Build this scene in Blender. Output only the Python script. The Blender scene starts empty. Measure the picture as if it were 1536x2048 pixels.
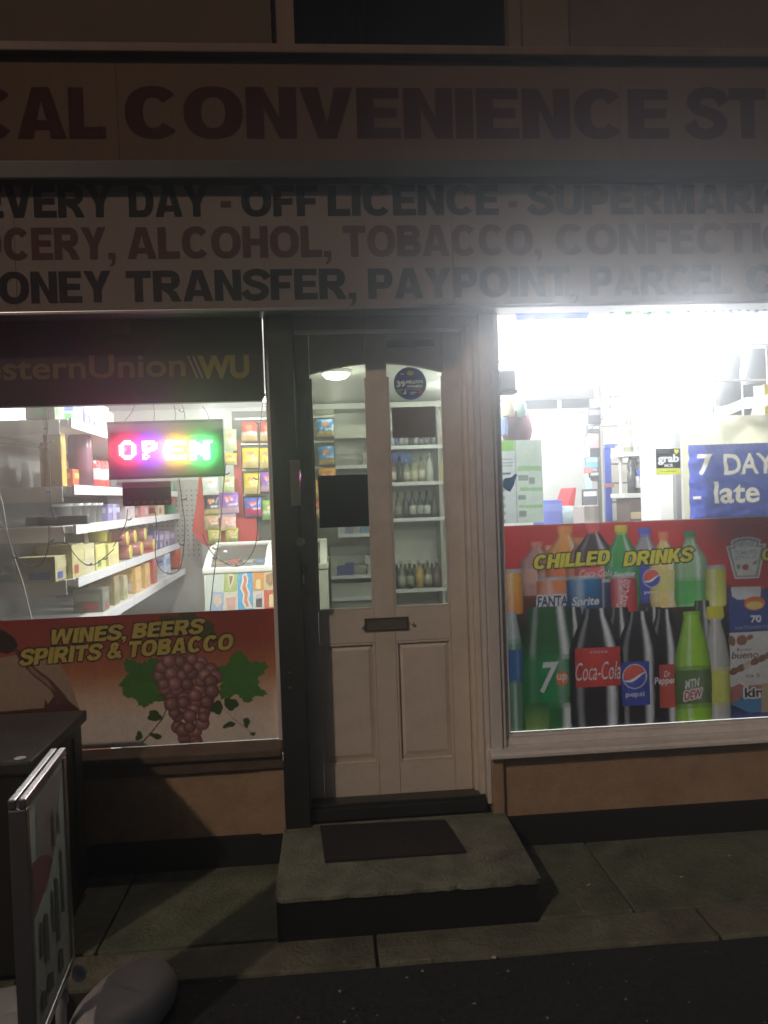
import bpy, bmesh, math, random
from mathutils import Vector, Matrix
random.seed(7)
R = math.radians
sc = bpy.context.scene
# ------------------------------------------------------------------ camera, world, sun, exposure
CAM = Vector((0.0, -3.35, 1.64))
YAW, PITCH, ROLL, FPX = R(4.2), R(-1.2), R(2.0), 1479.0
fwd = Vector((math.sin(YAW)*math.cos(PITCH), math.cos(YAW)*math.cos(PITCH), math.sin(PITCH)))
rt0 = fwd.cross(Vector((0, 0, 1))).normalized(); up0 = rt0.cross(fwd)
rt = rt0*math.cos(ROLL) - up0*math.sin(ROLL)
up = up0*math.cos(ROLL) + rt0*math.sin(ROLL)
cam_d = bpy.data.cameras.new("camera"); cam = bpy.data.objects.new("camera", cam_d)
sc.collection.objects.link(cam); sc.camera = cam
m3 = Matrix((rt, up, -fwd)).transposed()
cam.matrix_world = Matrix.Translation(CAM) @ m3.to_4x4()
cam_d.sensor_fit = 'VERTICAL'; cam_d.sensor_height = 36.0; cam_d.lens = 36.0*FPX/2048.0
cam_d.clip_start = 0.05; cam_d.clip_end = 600

world = bpy.data.worlds.new("World"); sc.world = world; world.use_nodes = True
wn = world.node_tree.nodes; wl = world.node_tree.links
bg = wn['Background']; sky = wn.new('ShaderNodeTexSky'); sky.sky_type = 'NISHITA'; sky.sun_disc = False
sky.sun_elevation = R(58); sky.sun_rotation = R(200)
wl.new(sky.outputs[0], bg.inputs[0]); bg.inputs[1].default_value = 0.004
sun_d = bpy.data.lights.new("street_light_sun", 'SUN'); sun_d.energy = 0.86; sun_d.angle = R(2.0); sun_d.color = (1.0, 0.74, 0.56)
sun = bpy.data.objects.new("street_light_sun", sun_d); sc.collection.objects.link(sun)
sun.rotation_euler = Vector((0.56, 0.80, -0.74)).to_track_quat('-Z', 'Y').to_euler()
sc.view_settings.view_transform = 'Standard'; sc.view_settings.look = 'None'
sc.view_settings.exposure = 0.0; sc.view_settings.gamma = 1.0; sc.view_settings.use_curve_mapping = False
sc.cycles.use_denoising = True; sc.cycles.max_bounces = 8; sc.cycles.transparent_max_bounces = 24
sc.cycles.diffuse_bounces = 4; sc.cycles.caustics_reflective = False; sc.cycles.caustics_refractive = False
sc.cycles.sample_clamp_indirect = 3.0

# ------------------------------------------------------------------ measuring helpers (pixel of the photograph -> point of the place)
def ray(px, py): return (fwd*FPX + rt*(px-768) - up*(py-1024)).normalized()
def P(px, py, Y=0.0):
    d = ray(px, py); return CAM + d*((Y-CAM.y)/d.y)
def PZ(px, py, z=0.0):
    d = ray(px, py); return CAM + d*((z-CAM.z)/d.z)
def X(px, py, Y=0.0): return P(px, py, Y).x
def Z(px, py, Y=0.0): return P(px, py, Y).z
def K(px, py, Y): return ((P(px, py, Y)-CAM).dot(fwd))/FPX       # metres per pixel at that place

# ------------------------------------------------------------------ objects
WL = {}
def link(o): sc.collection.objects.link(o); return o
def props(o, label=None, cat=None, group=None, kind=None):
    if label: o['label'] = label
    if cat: o['category'] = cat
    if group: o['group'] = group
    if kind: o['kind'] = kind
    return o
def thing(name, label, cat, loc, group=None, rz=0.0):
    o = link(bpy.data.objects.new(name, None)); o.location = loc; o.rotation_euler = (0, 0, rz); o.empty_display_size = .05
    WL[o.name] = Vector(loc); return props(o, label, cat, group)

class MB:
    def __init__(s): s.v = []; s.f = []; s.c = []; s.sm = []
    def poly(s, pts, col=None, smooth=False):
        n = len(s.v); s.v += [tuple(p) for p in pts]; s.f.append(tuple(range(n, n+len(pts)))); s.c.append(col); s.sm.append(smooth); return s
    def box(s, x0, x1, y0, y1, z0, z1, M=None, col=None):
        if x0 > x1: x0, x1 = x1, x0
        if y0 > y1: y0, y1 = y1, y0
        if z0 > z1: z0, z1 = z1, z0
        p = [Vector(q) for q in ((x0,y0,z0),(x1,y0,z0),(x1,y1,z0),(x0,y1,z0),(x0,y0,z1),(x1,y0,z1),(x1,y1,z1),(x0,y1,z1))]
        if M is not None: p = [M @ q for q in p]
        n = len(s.v); s.v += [tuple(q) for q in p]
        for f in ((0,3,2,1),(4,5,6,7),(0,1,5,4),(1,2,6,5),(2,3,7,6),(3,0,4,7)):
            s.f.append(tuple(n+i for i in f)); s.c.append(col); s.sm.append(False)
        return s
    def prism(s, pts, a, b, axis='y', col=None):
        """pts 2-D outline extruded from a to b along axis (y: pts are x,z ; z: pts are x,y ; x: pts are y,z)"""
        def q(p, t):
            if axis == 'y': return (p[0], t, p[1])
            if axis == 'z': return (p[0], p[1], t)
            return (t, p[0], p[1])
        k = len(pts); n = len(s.v); s.v += [q(p, a) for p in pts] + [q(p, b) for p in pts]
        s.f.append(tuple(range(n, n+k))); s.f.append(tuple(reversed(range(n+k, n+2*k)))); s.c += [col, col]; s.sm += [False, False]
        for i in range(k):
            j = (i+1) % k; s.f.append((n+i, n+k+i, n+k+j, n+j)); s.c.append(col); s.sm.append(False)
        return s
    def to(s, pr_): pr_.out(s, 'x', None, None)
    def lathe(s, prof, n=14, c=(0,0,0), cols=None, axis='z'):
        b = len(s.v)
        for r, h in prof:
            for k in range(n):
                a = 2*math.pi*k/n; u, w = r*math.cos(a), r*math.sin(a)
                s.v.append((c[0]+u, c[1]+w, c[2]+h) if axis == 'z' else ((c[0]+u, c[1]+h, c[2]+w) if axis == 'y' else (c[0]+h, c[1]+u, c[2]+w)))
        for i in range(len(prof)-1):
            for k in range(n):
                j = (k+1) % n
                s.f.append((b+i*n+k, b+i*n+j, b+(i+1)*n+j, b+(i+1)*n+k)); s.c.append(cols[i] if cols else None); s.sm.append(True)
        s.f.append(tuple(b+k for k in reversed(range(n)))); s.c.append(cols[0] if cols else None); s.sm.append(False)
        t = b+(len(prof)-1)*n; s.f.append(tuple(t+k for k in range(n))); s.c.append(cols[-1] if cols else None); s.sm.append(False)
        return s
    def tube(s, pts, r, n=6, col=None):
        pts = [Vector(p) for p in pts]; b = len(s.v)
        for i, p in enumerate(pts):
            t = (pts[min(i+1, len(pts)-1)]-pts[max(i-1, 0)]).normalized()
            a = t.cross(Vector((0.13, 1, 0.07))).normalized() if abs(t.y) < .9 else t.cross(Vector((1, 0, 0))).normalized()
            c = t.cross(a)
            for k in range(n):
                an = 2*math.pi*k/n; s.v.append(tuple(p + a*(r*math.cos(an)) + c*(r*math.sin(an))))
        for i in range(len(pts)-1):
            for k in range(n):
                j = (k+1) % n; s.f.append((b+i*n+k, b+i*n+j, b+(i+1)*n+j, b+(i+1)*n+k)); s.c.append(col); s.sm.append(True)
        s.f.append(tuple(b+k for k in range(n))); e = b+(len(pts)-1)*n; s.f.append(tuple(e+k for k in reversed(range(n))))
        s.c += [col, col]; s.sm += [False, False]
        return s
    def grid(s, rows, cols=None, smooth=True):
        """rows: list of lists of points; cols: colour per point"""
        b = len(s.v); w = len(rows[0])
        for r_ in rows: s.v += [tuple(p) for p in r_]
        for i in range(len(rows)-1):
            for j in range(w-1):
                s.f.append((b+i*w+j, b+i*w+j+1, b+(i+1)*w+j+1, b+(i+1)*w+j)); s.sm.append(smooth)
                s.c.append([cols[i][j], cols[i][j+1], cols[i+1][j+1], cols[i+1][j]] if cols else None)
        return s
    def mesh(s, name, mat, shift=Vector((0,0,0)), bevel=0.0):
        me = bpy.data.meshes.new(name); me.from_pydata([tuple(Vector(v)-shift) for v in s.v], [], s.f)
        me.materials.append(mat)
        if any(c is not None for c in s.c):
            ca = me.color_attributes.new("Col", 'FLOAT_COLOR', 'CORNER'); k = 0
            for fi, p in enumerate(me.polygons):
                c = s.c[fi]
                for li in range(len(p.loop_indices)):
                    cc = (.5,.5,.5) if c is None else (c[li] if isinstance(c, list) else c)
                    ca.data[k].color = (cc[0], cc[1], cc[2], 1); k += 1
        for fi, p in enumerate(me.polygons): p.use_smooth = s.sm[fi]
        if bevel:
            bm = bmesh.new(); bm.from_mesh(me)
            bmesh.ops.bevel(bm, geom=bm.edges[:], offset=bevel, segments=2, affect='EDGES', profile=.6, clamp_overlap=True)
            bm.to_mesh(me); bm.free()
        me.update(); return me
    def obj(s, name, mat, parent=None, bevel=0.0, origin=None):
        """vertices are in world space; the origin goes to the bottom centre"""
        if origin is None:
            xs = [v[0] for v in s.v]; ys = [v[1] for v in s.v]; zs = [v[2] for v in s.v]
            origin = Vector(((min(xs)+max(xs))/2, (min(ys)+max(ys))/2, min(zs)))
        me = s.mesh(name, mat, origin, bevel)
        o = link(bpy.data.objects.new(name, me)); base = Vector((0,0,0))
        if parent is not None: o.parent = parent; base = WL[parent.name]
        o.location = origin-base; WL[o.name] = Vector(origin)
        return o
def box(name, mat, x0, x1, y0, y1, z0, z1, parent=None, bevel=0.0):
    return MB().box(x0, x1, y0, y1, z0, z1).obj(name, mat, parent, bevel)

# ------------------------------------------------------------------ materials
MATS = {}
def mat(name, col, rough=.6, metal=0, noise=.12, scale=8, bump=.0, bscale=60, spec=.5, emit=None, estr=0, streak=False, dirt=0, dirtcol=(.05,.04,.03)):
    if name in MATS: return MATS[name]
    m = bpy.data.materials.new(name); m.use_nodes = True; n = m.node_tree.nodes; l = m.node_tree.links
    b = n['Principled BSDF']; b.inputs['Roughness'].default_value = rough; b.inputs['Metallic'].default_value = metal
    b.inputs['Specular IOR Level'].default_value = spec
    tc = n.new('ShaderNodeTexCoord'); mp = n.new('ShaderNodeMapping'); l.new(tc.outputs['Object'], mp.inputs[0])
    if streak: mp.inputs['Scale'].default_value = (1, 1, .12)
    if col == 'attr':
        a = n.new('ShaderNodeAttribute'); a.attribute_name = 'Col'; src = a.outputs['Color']
    else:
        c = n.new('ShaderNodeRGB'); c.outputs[0].default_value = (*col, 1); src = c.outputs[0]
    if noise:
        t = n.new('ShaderNodeTexNoise'); t.inputs['Scale'].default_value = scale; t.inputs['Detail'].default_value = 6; t.inputs['Roughness'].default_value = .65
        l.new(mp.outputs[0], t.inputs[0])
        r = n.new('ShaderNodeMapRange'); r.inputs[1].default_value = .3; r.inputs[2].default_value = .7
        r.inputs[3].default_value = 1-noise; r.inputs[4].default_value = 1+noise; l.new(t.outputs[0], r.inputs[0])
        mx = n.new('ShaderNodeMix'); mx.data_type = 'RGBA'; mx.blend_type = 'MULTIPLY'; mx.inputs[0].default_value = 1
        l.new(src, mx.inputs[6]); l.new(r.outputs[0], mx.inputs[7]); src = mx.outputs[2]
    if dirt:
        t2 = n.new('ShaderNodeTexNoise'); t2.inputs['Scale'].default_value = 3.1; t2.inputs['Detail'].default_value = 10; t2.inputs['Roughness'].default_value = .75
        l.new(mp.outputs[0], t2.inputs[0])
        r2 = n.new('ShaderNodeMapRange'); r2.inputs[1].default_value = .5; r2.inputs[2].default_value = .72; r2.inputs[4].default_value = dirt; l.new(t2.outputs[0], r2.inputs[0])
        mx2 = n.new('ShaderNodeMix'); mx2.data_type = 'RGBA'; l.new(r2.outputs[0], mx2.inputs[0]); l.new(src, mx2.inputs[6]); mx2.inputs[7].default_value = (*dirtcol, 1); src = mx2.outputs[2]
    l.new(src, b.inputs['Base Color'])
    if bump:
        t3 = n.new('ShaderNodeTexNoise'); t3.inputs['Scale'].default_value = bscale; t3.inputs['Detail'].default_value = 5
        l.new(mp.outputs[0], t3.inputs[0]); bp = n.new('ShaderNodeBump'); bp.inputs['Strength'].default_value = bump; bp.inputs['Distance'].default_value = .01
        l.new(t3.outputs[0], bp.inputs['Height']); l.new(bp.outputs[0], b.inputs['Normal'])
    if emit: b.inputs['Emission Color'].default_value = (*emit, 1); b.inputs['Emission Strength'].default_value = estr
    MATS[name] = m; return m
def translucent(name, base, amount):
    m = mat(name, base, .45, noise=.06, scale=14, dirt=.12, dirtcol=(.2,.18,.16)); n = m.node_tree.nodes; l = m.node_tree.links
    b = n['Principled BSDF']; src = b.inputs['Base Color'].links[0].from_socket
    t = n.new('ShaderNodeBsdfTranslucent'); l.new(src, t.inputs[0]); mx = n.new('ShaderNodeMixShader'); mx.inputs[0].default_value = amount
    l.new(b.outputs[0], mx.inputs[1]); l.new(t.outputs[0], mx.inputs[2]); l.new(mx.outputs[0], n['Material Output'].inputs[0]); return m
def glass(name, dirt=.06, tint=(1,1,1), low=0.0):
    m = bpy.data.materials.new(name); m.use_nodes = True; n = m.node_tree.nodes; l = m.node_tree.links
    n.remove(n['Principled BSDF']); out = n['Material Output']
    tr = n.new('ShaderNodeBsdfTransparent'); tr.inputs[0].default_value = (*tint, 1)
    gl = n.new('ShaderNodeBsdfGlossy'); gl.inputs['Roughness'].default_value = .03
    fr = n.new('ShaderNodeFresnel'); fr.inputs[0].default_value = 1.35
    m1 = n.new('ShaderNodeMixShader'); l.new(fr.outputs[0], m1.inputs[0]); l.new(tr.outputs[0], m1.inputs[1]); l.new(gl.outputs[0], m1.inputs[2])
    # a film of dust and smears on the pane
    df = n.new('ShaderNodeBsdfDiffuse'); df.inputs[0].default_value = (.55,.55,.5,1)
    tl = n.new('ShaderNodeBsdfTranslucent'); tl.inputs[0].default_value = (.75,.75,.70,1)
    ad = n.new('ShaderNodeMixShader'); ad.inputs[0].default_value = .7; l.new(df.outputs[0], ad.inputs[1]); l.new(tl.outputs[0], ad.inputs[2])
    tc = n.new('ShaderNodeTexCoord'); t = n.new('ShaderNodeTexNoise'); t.inputs['Scale'].default_value = 2.2; t.inputs['Detail'].default_value = 8; t.inputs['Roughness'].default_value = .6
    mp = n.new('ShaderNodeMapping'); mp.inputs['Scale'].default_value = (1,1,.45); l.new(tc.outputs['Object'], mp.inputs[0]); l.new(mp.outputs[0], t.inputs[0])
    r = n.new('ShaderNodeMapRange'); r.inputs[1].default_value = .3; r.inputs[2].default_value = .75; r.inputs[3].default_value = dirt*.4; r.inputs[4].default_value = dirt*1.7; l.new(t.outputs[0], r.inputs[0])
    fac = r.outputs[0]
    if low:  # veil thickened lower left, haze put in to brighten dim shelf ends
        sp = n.new('ShaderNodeSeparateXYZ'); l.new(tc.outputs['Generated'], sp.inputs[0])
        def ramp(sock, a, b_):
            q = n.new('ShaderNodeMapRange'); q.interpolation_type = 'SMOOTHSTEP'; q.inputs[1].default_value = a; q.inputs[2].default_value = b_; q.inputs[3].default_value = 1; q.inputs[4].default_value = 0; l.new(sock, q.inputs[0]); return q.outputs[0]
        mu = n.new('ShaderNodeMath'); mu.operation = 'MULTIPLY'; l.new(ramp(sp.outputs[0], .1, .75), mu.inputs[0]); l.new(ramp(sp.outputs[2], .35, .8), mu.inputs[1])
        m2 = n.new('ShaderNodeMath'); m2.operation = 'MULTIPLY_ADD'; l.new(mu.outputs[0], m2.inputs[0]); m2.inputs[1].default_value = low; l.new(fac, m2.inputs[2]); fac = m2.outputs[0]
    mx = n.new('ShaderNodeMixShader'); l.new(fac, mx.inputs[0]); l.new(m1.outputs[0], mx.inputs[1]); l.new(ad.outputs[0], mx.inputs[2]); l.new(mx.outputs[0], out.inputs[0])
    MATS[name] = m; return m

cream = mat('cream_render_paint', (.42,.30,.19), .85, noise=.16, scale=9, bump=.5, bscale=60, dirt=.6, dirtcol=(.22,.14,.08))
cream2 = mat('cream_wall_upstairs_dimmed', (.085,.058,.036), .85, noise=.12, scale=4, bump=.2, bscale=30, dirt=.3, dirtcol=(.2,.13,.08))  # cream darkened: weaker street light up here is put into the colour
sign_m1 = mat('upper_sign_face', (.120,.076,.050), .75, spec=.1, noise=.12, scale=3, streak=True, dirt=.5, dirtcol=(.07,.045,.03))  # sign cream darkened, street light falloff put into the colour
sign_m = mat('sign_face', (.215,.180,.155), .7, spec=.2, noise=.10, scale=3, streak=True, dirt=.45, dirtcol=(.15,.115,.09))  # lower sign dimmed in its colour too, for the weaker light
trim_dark = mat('dark_green_gutter_paint', (.03,.035,.031), .5, noise=.2)
trim_brown = mat('brown_painted_timber', (.14,.085,.06), .6, noise=.25, streak=True)
red_l = mat('sign_red_vinyl', (.040,.009,.006), .75, noise=.12, scale=3, spec=.08)  # red darkened along with the dimmed upper sign
navy_l = mat('sign_navy_vinyl', (.016,.018,.018), .75, noise=.12, scale=3, spec=.08)
maroon_l = mat('sign_maroon_vinyl', (.085,.042,.034), .75, noise=.12, scale=3, spec=.08)
black_m = mat('black_painted_metal', (.019,.021,.018), .5, noise=.25, bump=.08, bscale=25, dirt=.2, dirtcol=(.07,.065,.05))
board_m = mat('black_fascia_vinyl', (.028,.027,.025), .45, noise=.1)
wu_l = mat('dull_yellow_vinyl', (.17,.135,.055), .5, noise=.08)
wu_y = mat('yellow_vinyl', (.22,.19,.02), .5, noise=.08)
wood_sill = mat('weathered_brown_sill', (.12,.085,.06), .7, noise=.3, scale=14, bump=.3, bscale=30, dirt=.6, dirtcol=(.04,.03,.02))
door_m = mat('off_white_door_paint', (.74,.68,.60), .45, noise=.08, scale=9, bump=.08, bscale=40, dirt=.32, dirtcol=(.25,.17,.12))
frame_m = mat('white_frame_paint', (.75,.73,.71), .45, noise=.07, scale=9, dirt=.2, dirtcol=(.3,.25,.2))
sill_w = mat('white_sill_paint', (.86,.85,.84), .5, noise=.08, scale=20, bump=.3, bscale=70, dirt=.3, dirtcol=(.3,.26,.22))
plinth_m = mat('black_plinth_paint', (.012,.012,.011), .7, noise=.3, bump=.2)
concrete = mat('worn_concrete', (.21,.235,.185), .8, noise=.38, scale=9, bump=1.0, bscale=80, dirt=.75, dirtcol=(.06,.06,.04))
slab_m = mat('mossy_paving_stone', (.155,.185,.13), .8, noise=.4, scale=7, bump=1.0, bscale=70, dirt=.75, dirtcol=(.045,.05,.03))
edge_m = mat('kerb_stone', (.18,.19,.145), .8, noise=.35, scale=8, bump=1.0, bscale=70, dirt=.7, dirtcol=(.06,.055,.035))
asphalt = mat('asphalt', (.036,.043,.047), .8, noise=.6, scale=45, bump=1.0, bscale=180, dirt=.3, dirtcol=(.03,.03,.028))
mat_rubber = mat('black_rubber_mat', (.016,.016,.018), .8, noise=.3, scale=40, bump=.5, bscale=200, dirt=.25, dirtcol=(.05,.05,.04))
soil = mat('dark_joint', (.012,.012,.009), 1, noise=.3)
white_in = mat('white_interior_paint', (.74,.74,.70), .7, noise=.03)
ceil_m = mat('white_ceiling', (.80,.80,.78), .8, noise=.02)
shelf_m = mat('white_steel_shelf', (.70,.70,.66), .4, noise=.04)
shelf_g = mat('grey_shelf_back', (.50,.50,.46), .6, noise=.05)
strip_m = mat('price_strip', (.82,.82,.84), .3, noise=.03)
floor_in = mat('grey_shop_floor', (.16,.16,.16), .5, noise=.1)
alu = mat('brushed_aluminium', (.55,.55,.56), .28, 1, noise=.1)
steel = mat('dull_steel', (.30,.29,.26), .4, .9, noise=.15)
attr = mat('printed_colours', 'attr', .45, noise=.04, scale=20)
attr_g = mat('printed_glossy_colours', 'attr', .25, noise=.05, scale=20)
poster_m = translucent('window_vinyl_print', 'attr', .19)
paper_m = translucent('window_paper', 'attr', .45)
poster_d = mat('window_vinyl_print_left', 'attr', .5, noise=.06, scale=14)
dark_card = mat('black_card', (.012,.012,.012), .25, noise=.1)
brown_card = mat('brown_card', (.20,.185,.15), .6, noise=.1)
cable_m = mat('dark_green_cable', (.035,.042,.032), .5, noise=0)
pale_cable = mat('pale_cable', (.42,.42,.38), .5, noise=0)
freezer_m = mat('white_freezer_enamel', (.75,.76,.70), .3, noise=.02)
plast_grey = mat('grey_moulded_plastic', (.46,.48,.51), .5, noise=.08, bump=.1, bscale=120)
dullwhite = mat('white_print', (.75,.75,.75), .5, noise=.03)
red_plastic = mat('red_painted_rack', (.42,.045,.035), .45, noise=.08)
green_shop = mat('dark_rack_back', (.07,.075,.055), .6, noise=.1)

glass_l = glass('left_window_glass', .06, low=.85)
glass_r = glass('right_window_glass', .035)
glass_d = glass('door_glass', .035, tint=(.52,.54,.48))
glass_up = glass('upstairs_window_glass', .02, tint=(.4,.4,.4))
glass_fz = glass('freezer_lid_glass', .12)


import numpy as np
class Canvas:
    """a print laid out as coloured shapes, turned into one sheet with a colour per point"""
    def __init__(s): s.ops = []; s.Y = 0
    def next(s): return s.Y
    def add(s, pts, col): s.ops.append(([(p[0], p[2]) if len(p) == 3 else p for p in pts], col))
    def sheet(s, name, material, parent, x0, x1, z0, z1, Yf, res=.0024, inside=None, base=(.5,.5,.5), grain=.12):
        nx, nz = max(2, int((x1-x0)/res)), max(2, int((z1-z0)/res)); C = np.empty((nz+1, nx+1, 3)); C[:] = base
        gx = np.linspace(x0, x1, nx+1); gz = np.linspace(z0, z1, nz+1); dx = gx[1]-gx[0]; dz = gz[1]-gz[0]
        for pts, col in s.ops:
            xs = [p[0] for p in pts]; zs = [p[1] for p in pts]
            i0, i1 = max(0, math.ceil((min(xs)-x0)/dx-.5)), min(nx, int((max(xs)-x0)/dx+.5)); j0, j1 = max(0, math.ceil((min(zs)-z0)/dz-.5)), min(nz, int((max(zs)-z0)/dz+.5))
            if i1 < i0 or j1 < j0: continue
            X_, Z_ = np.meshgrid(gx[i0:i1+1], gz[j0:j1+1]); ins = np.zeros(X_.shape, bool); n = len(pts)
            for a in range(n):
                (xa, za), (xb, zb) = pts[a], pts[(a+1) % n]
                if za == zb: continue
                ins ^= ((Z_ < za) != (Z_ < zb)) & (X_ < (xb-xa)*(Z_-za)/(zb-za)+xa)
            C[j0:j1+1, i0:i1+1][ins] = col
        rs = np.random.RandomState(5); Cp = np.pad(C, ((1,1),(1,1),(0,0)), 'edge'); C = (Cp[1:-1,1:-1]*4+Cp[:-2,1:-1]+Cp[2:,1:-1]+Cp[1:-1,:-2]+Cp[1:-1,2:])/8
        lo = rs.rand(nz//9+2, nx//5+2); lo = np.kron(lo, np.ones((9,5)))[:nz+1,:nx+1]; C = C*(1+grain*(rs.rand(nz+1, nx+1)-.5)+grain*.8*(lo-.5))[:,:,None]
        V = [(gx[i], Yf(gx[i], gz[j]), gz[j]) for j in range(nz+1) for i in range(nx+1)]
        F = [(j*(nx+1)+i, j*(nx+1)+i+1, (j+1)*(nx+1)+i+1, (j+1)*(nx+1)+i) for j in range(nz) for i in range(nx) if inside is None or inside(gx[i]+dx/2, gz[j]+dz/2)]
        o_ = Vector(((x0+x1)/2, Yf(x0, z0), z0)); me = bpy.data.meshes.new(name)
        me.from_pydata([(v[0]-o_.x, v[1]-o_.y, v[2]-o_.z) for v in V], [], F); me.materials.append(material)
        ca = me.color_attributes.new("Col", 'FLOAT_COLOR', 'POINT'); buf = np.ones((len(V), 4), np.float32); buf[:, :3] = C.reshape(-1, 3); ca.data.foreach_set('color', buf.ravel()); me.update()
        o = link(bpy.data.objects.new(name, me)); o.parent = parent; o.location = o_-WL[parent.name]; WL[o.name] = o_; return o
# ------------------------------------------------------------------ lettering
def text(name, s, x0, x1, z0, z1, Y, material, parent, weight=0.0, shear=0.0, depth=.0015, spacing=1.0, zfit=True):
    cu = bpy.data.curves.new(name, 'FONT'); cu.body = s; cu.offset = weight; cu.shear = shear; cu.space_character = spacing; cu.resolution_u = 4
    cu.space_word = .8
    o = bpy.data.objects.new('tmp', cu); sc.collection.objects.link(o)
    dg = bpy.context.evaluated_depsgraph_get(); me = bpy.data.meshes.new_from_object(o.evaluated_get(dg))
    sc.collection.objects.unlink(o); bpy.data.objects.remove(o)
    xs = [v.co.x for v in me.vertices]; ys = [v.co.y for v in me.vertices]
    a, b, c, d = min(xs), max(xs), min(ys), max(ys)
    if not zfit: c = c  # whole ink box is fitted
    sx = (x1-x0)/(b-a); sz = (z1-z0)/(d-c)
    ox = (x0+x1)/2
    for v in me.vertices: v.co = (x0+(v.co.x-a)*sx-ox, 0, (v.co.y-c)*sz)
    bm = bmesh.new(); bm.from_mesh(me)
    bmesh.ops.recalc_face_normals(bm, faces=bm.faces[:])
    g = bmesh.ops.extrude_face_region(bm, geom=bm.faces[:])
    for e in g['geom']:
        if isinstance(e, bmesh.types.BMVert): e.co.y -= depth
    bmesh.ops.recalc_face_normals(bm, faces=bm.faces[:]); bm.to_mesh(me); bm.free()
    me.shade_flat(); me.name = name; me.materials.clear(); me.materials.append(material)
    ob = link(bpy.data.objects.new(name, me)); loc = Vector((ox, Y, z0)); base = Vector((0,0,0))
    if parent is not None: ob.parent = parent; base = WL[parent.name]
    ob.location = loc-base; WL[ob.name] = loc; return ob

# heavy grotesque capitals, drawn as flat pieces one cap-height tall
def _arc(cx, cy, rx, ry, a0, a1, n=12): return [(cx+rx*math.copysign(abs(math.cos(t))**.88, math.cos(t)), cy+ry*math.copysign(abs(math.sin(t))**.88, math.sin(t))) for t in [R(a0+(a1-a0)*i/n) for i in range(n+1)]]
def _stroke(path, s, b):
    out = []; L = []
    for i, p in enumerate(path):
        q0, q1 = path[max(i-1,0)], path[min(i+1,len(path)-1)]; tx, ty = q1[0]-q0[0], q1[1]-q0[1]; l = math.hypot(tx, ty) or 1; nx, ny = -ty/l, tx/l
        h = .5*math.hypot(nx*s, ny*b); L.append(((p[0]+nx*h, p[1]+ny*h), (p[0]-nx*h, p[1]-ny*h)))
    return [[L[i][0], L[i+1][0], L[i+1][1], L[i][1]] for i in range(len(L)-1)]
def _rc(x0, y0, x1, y1): return [(x0,y0),(x1,y0),(x1,y1),(x0,y1)]
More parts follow.
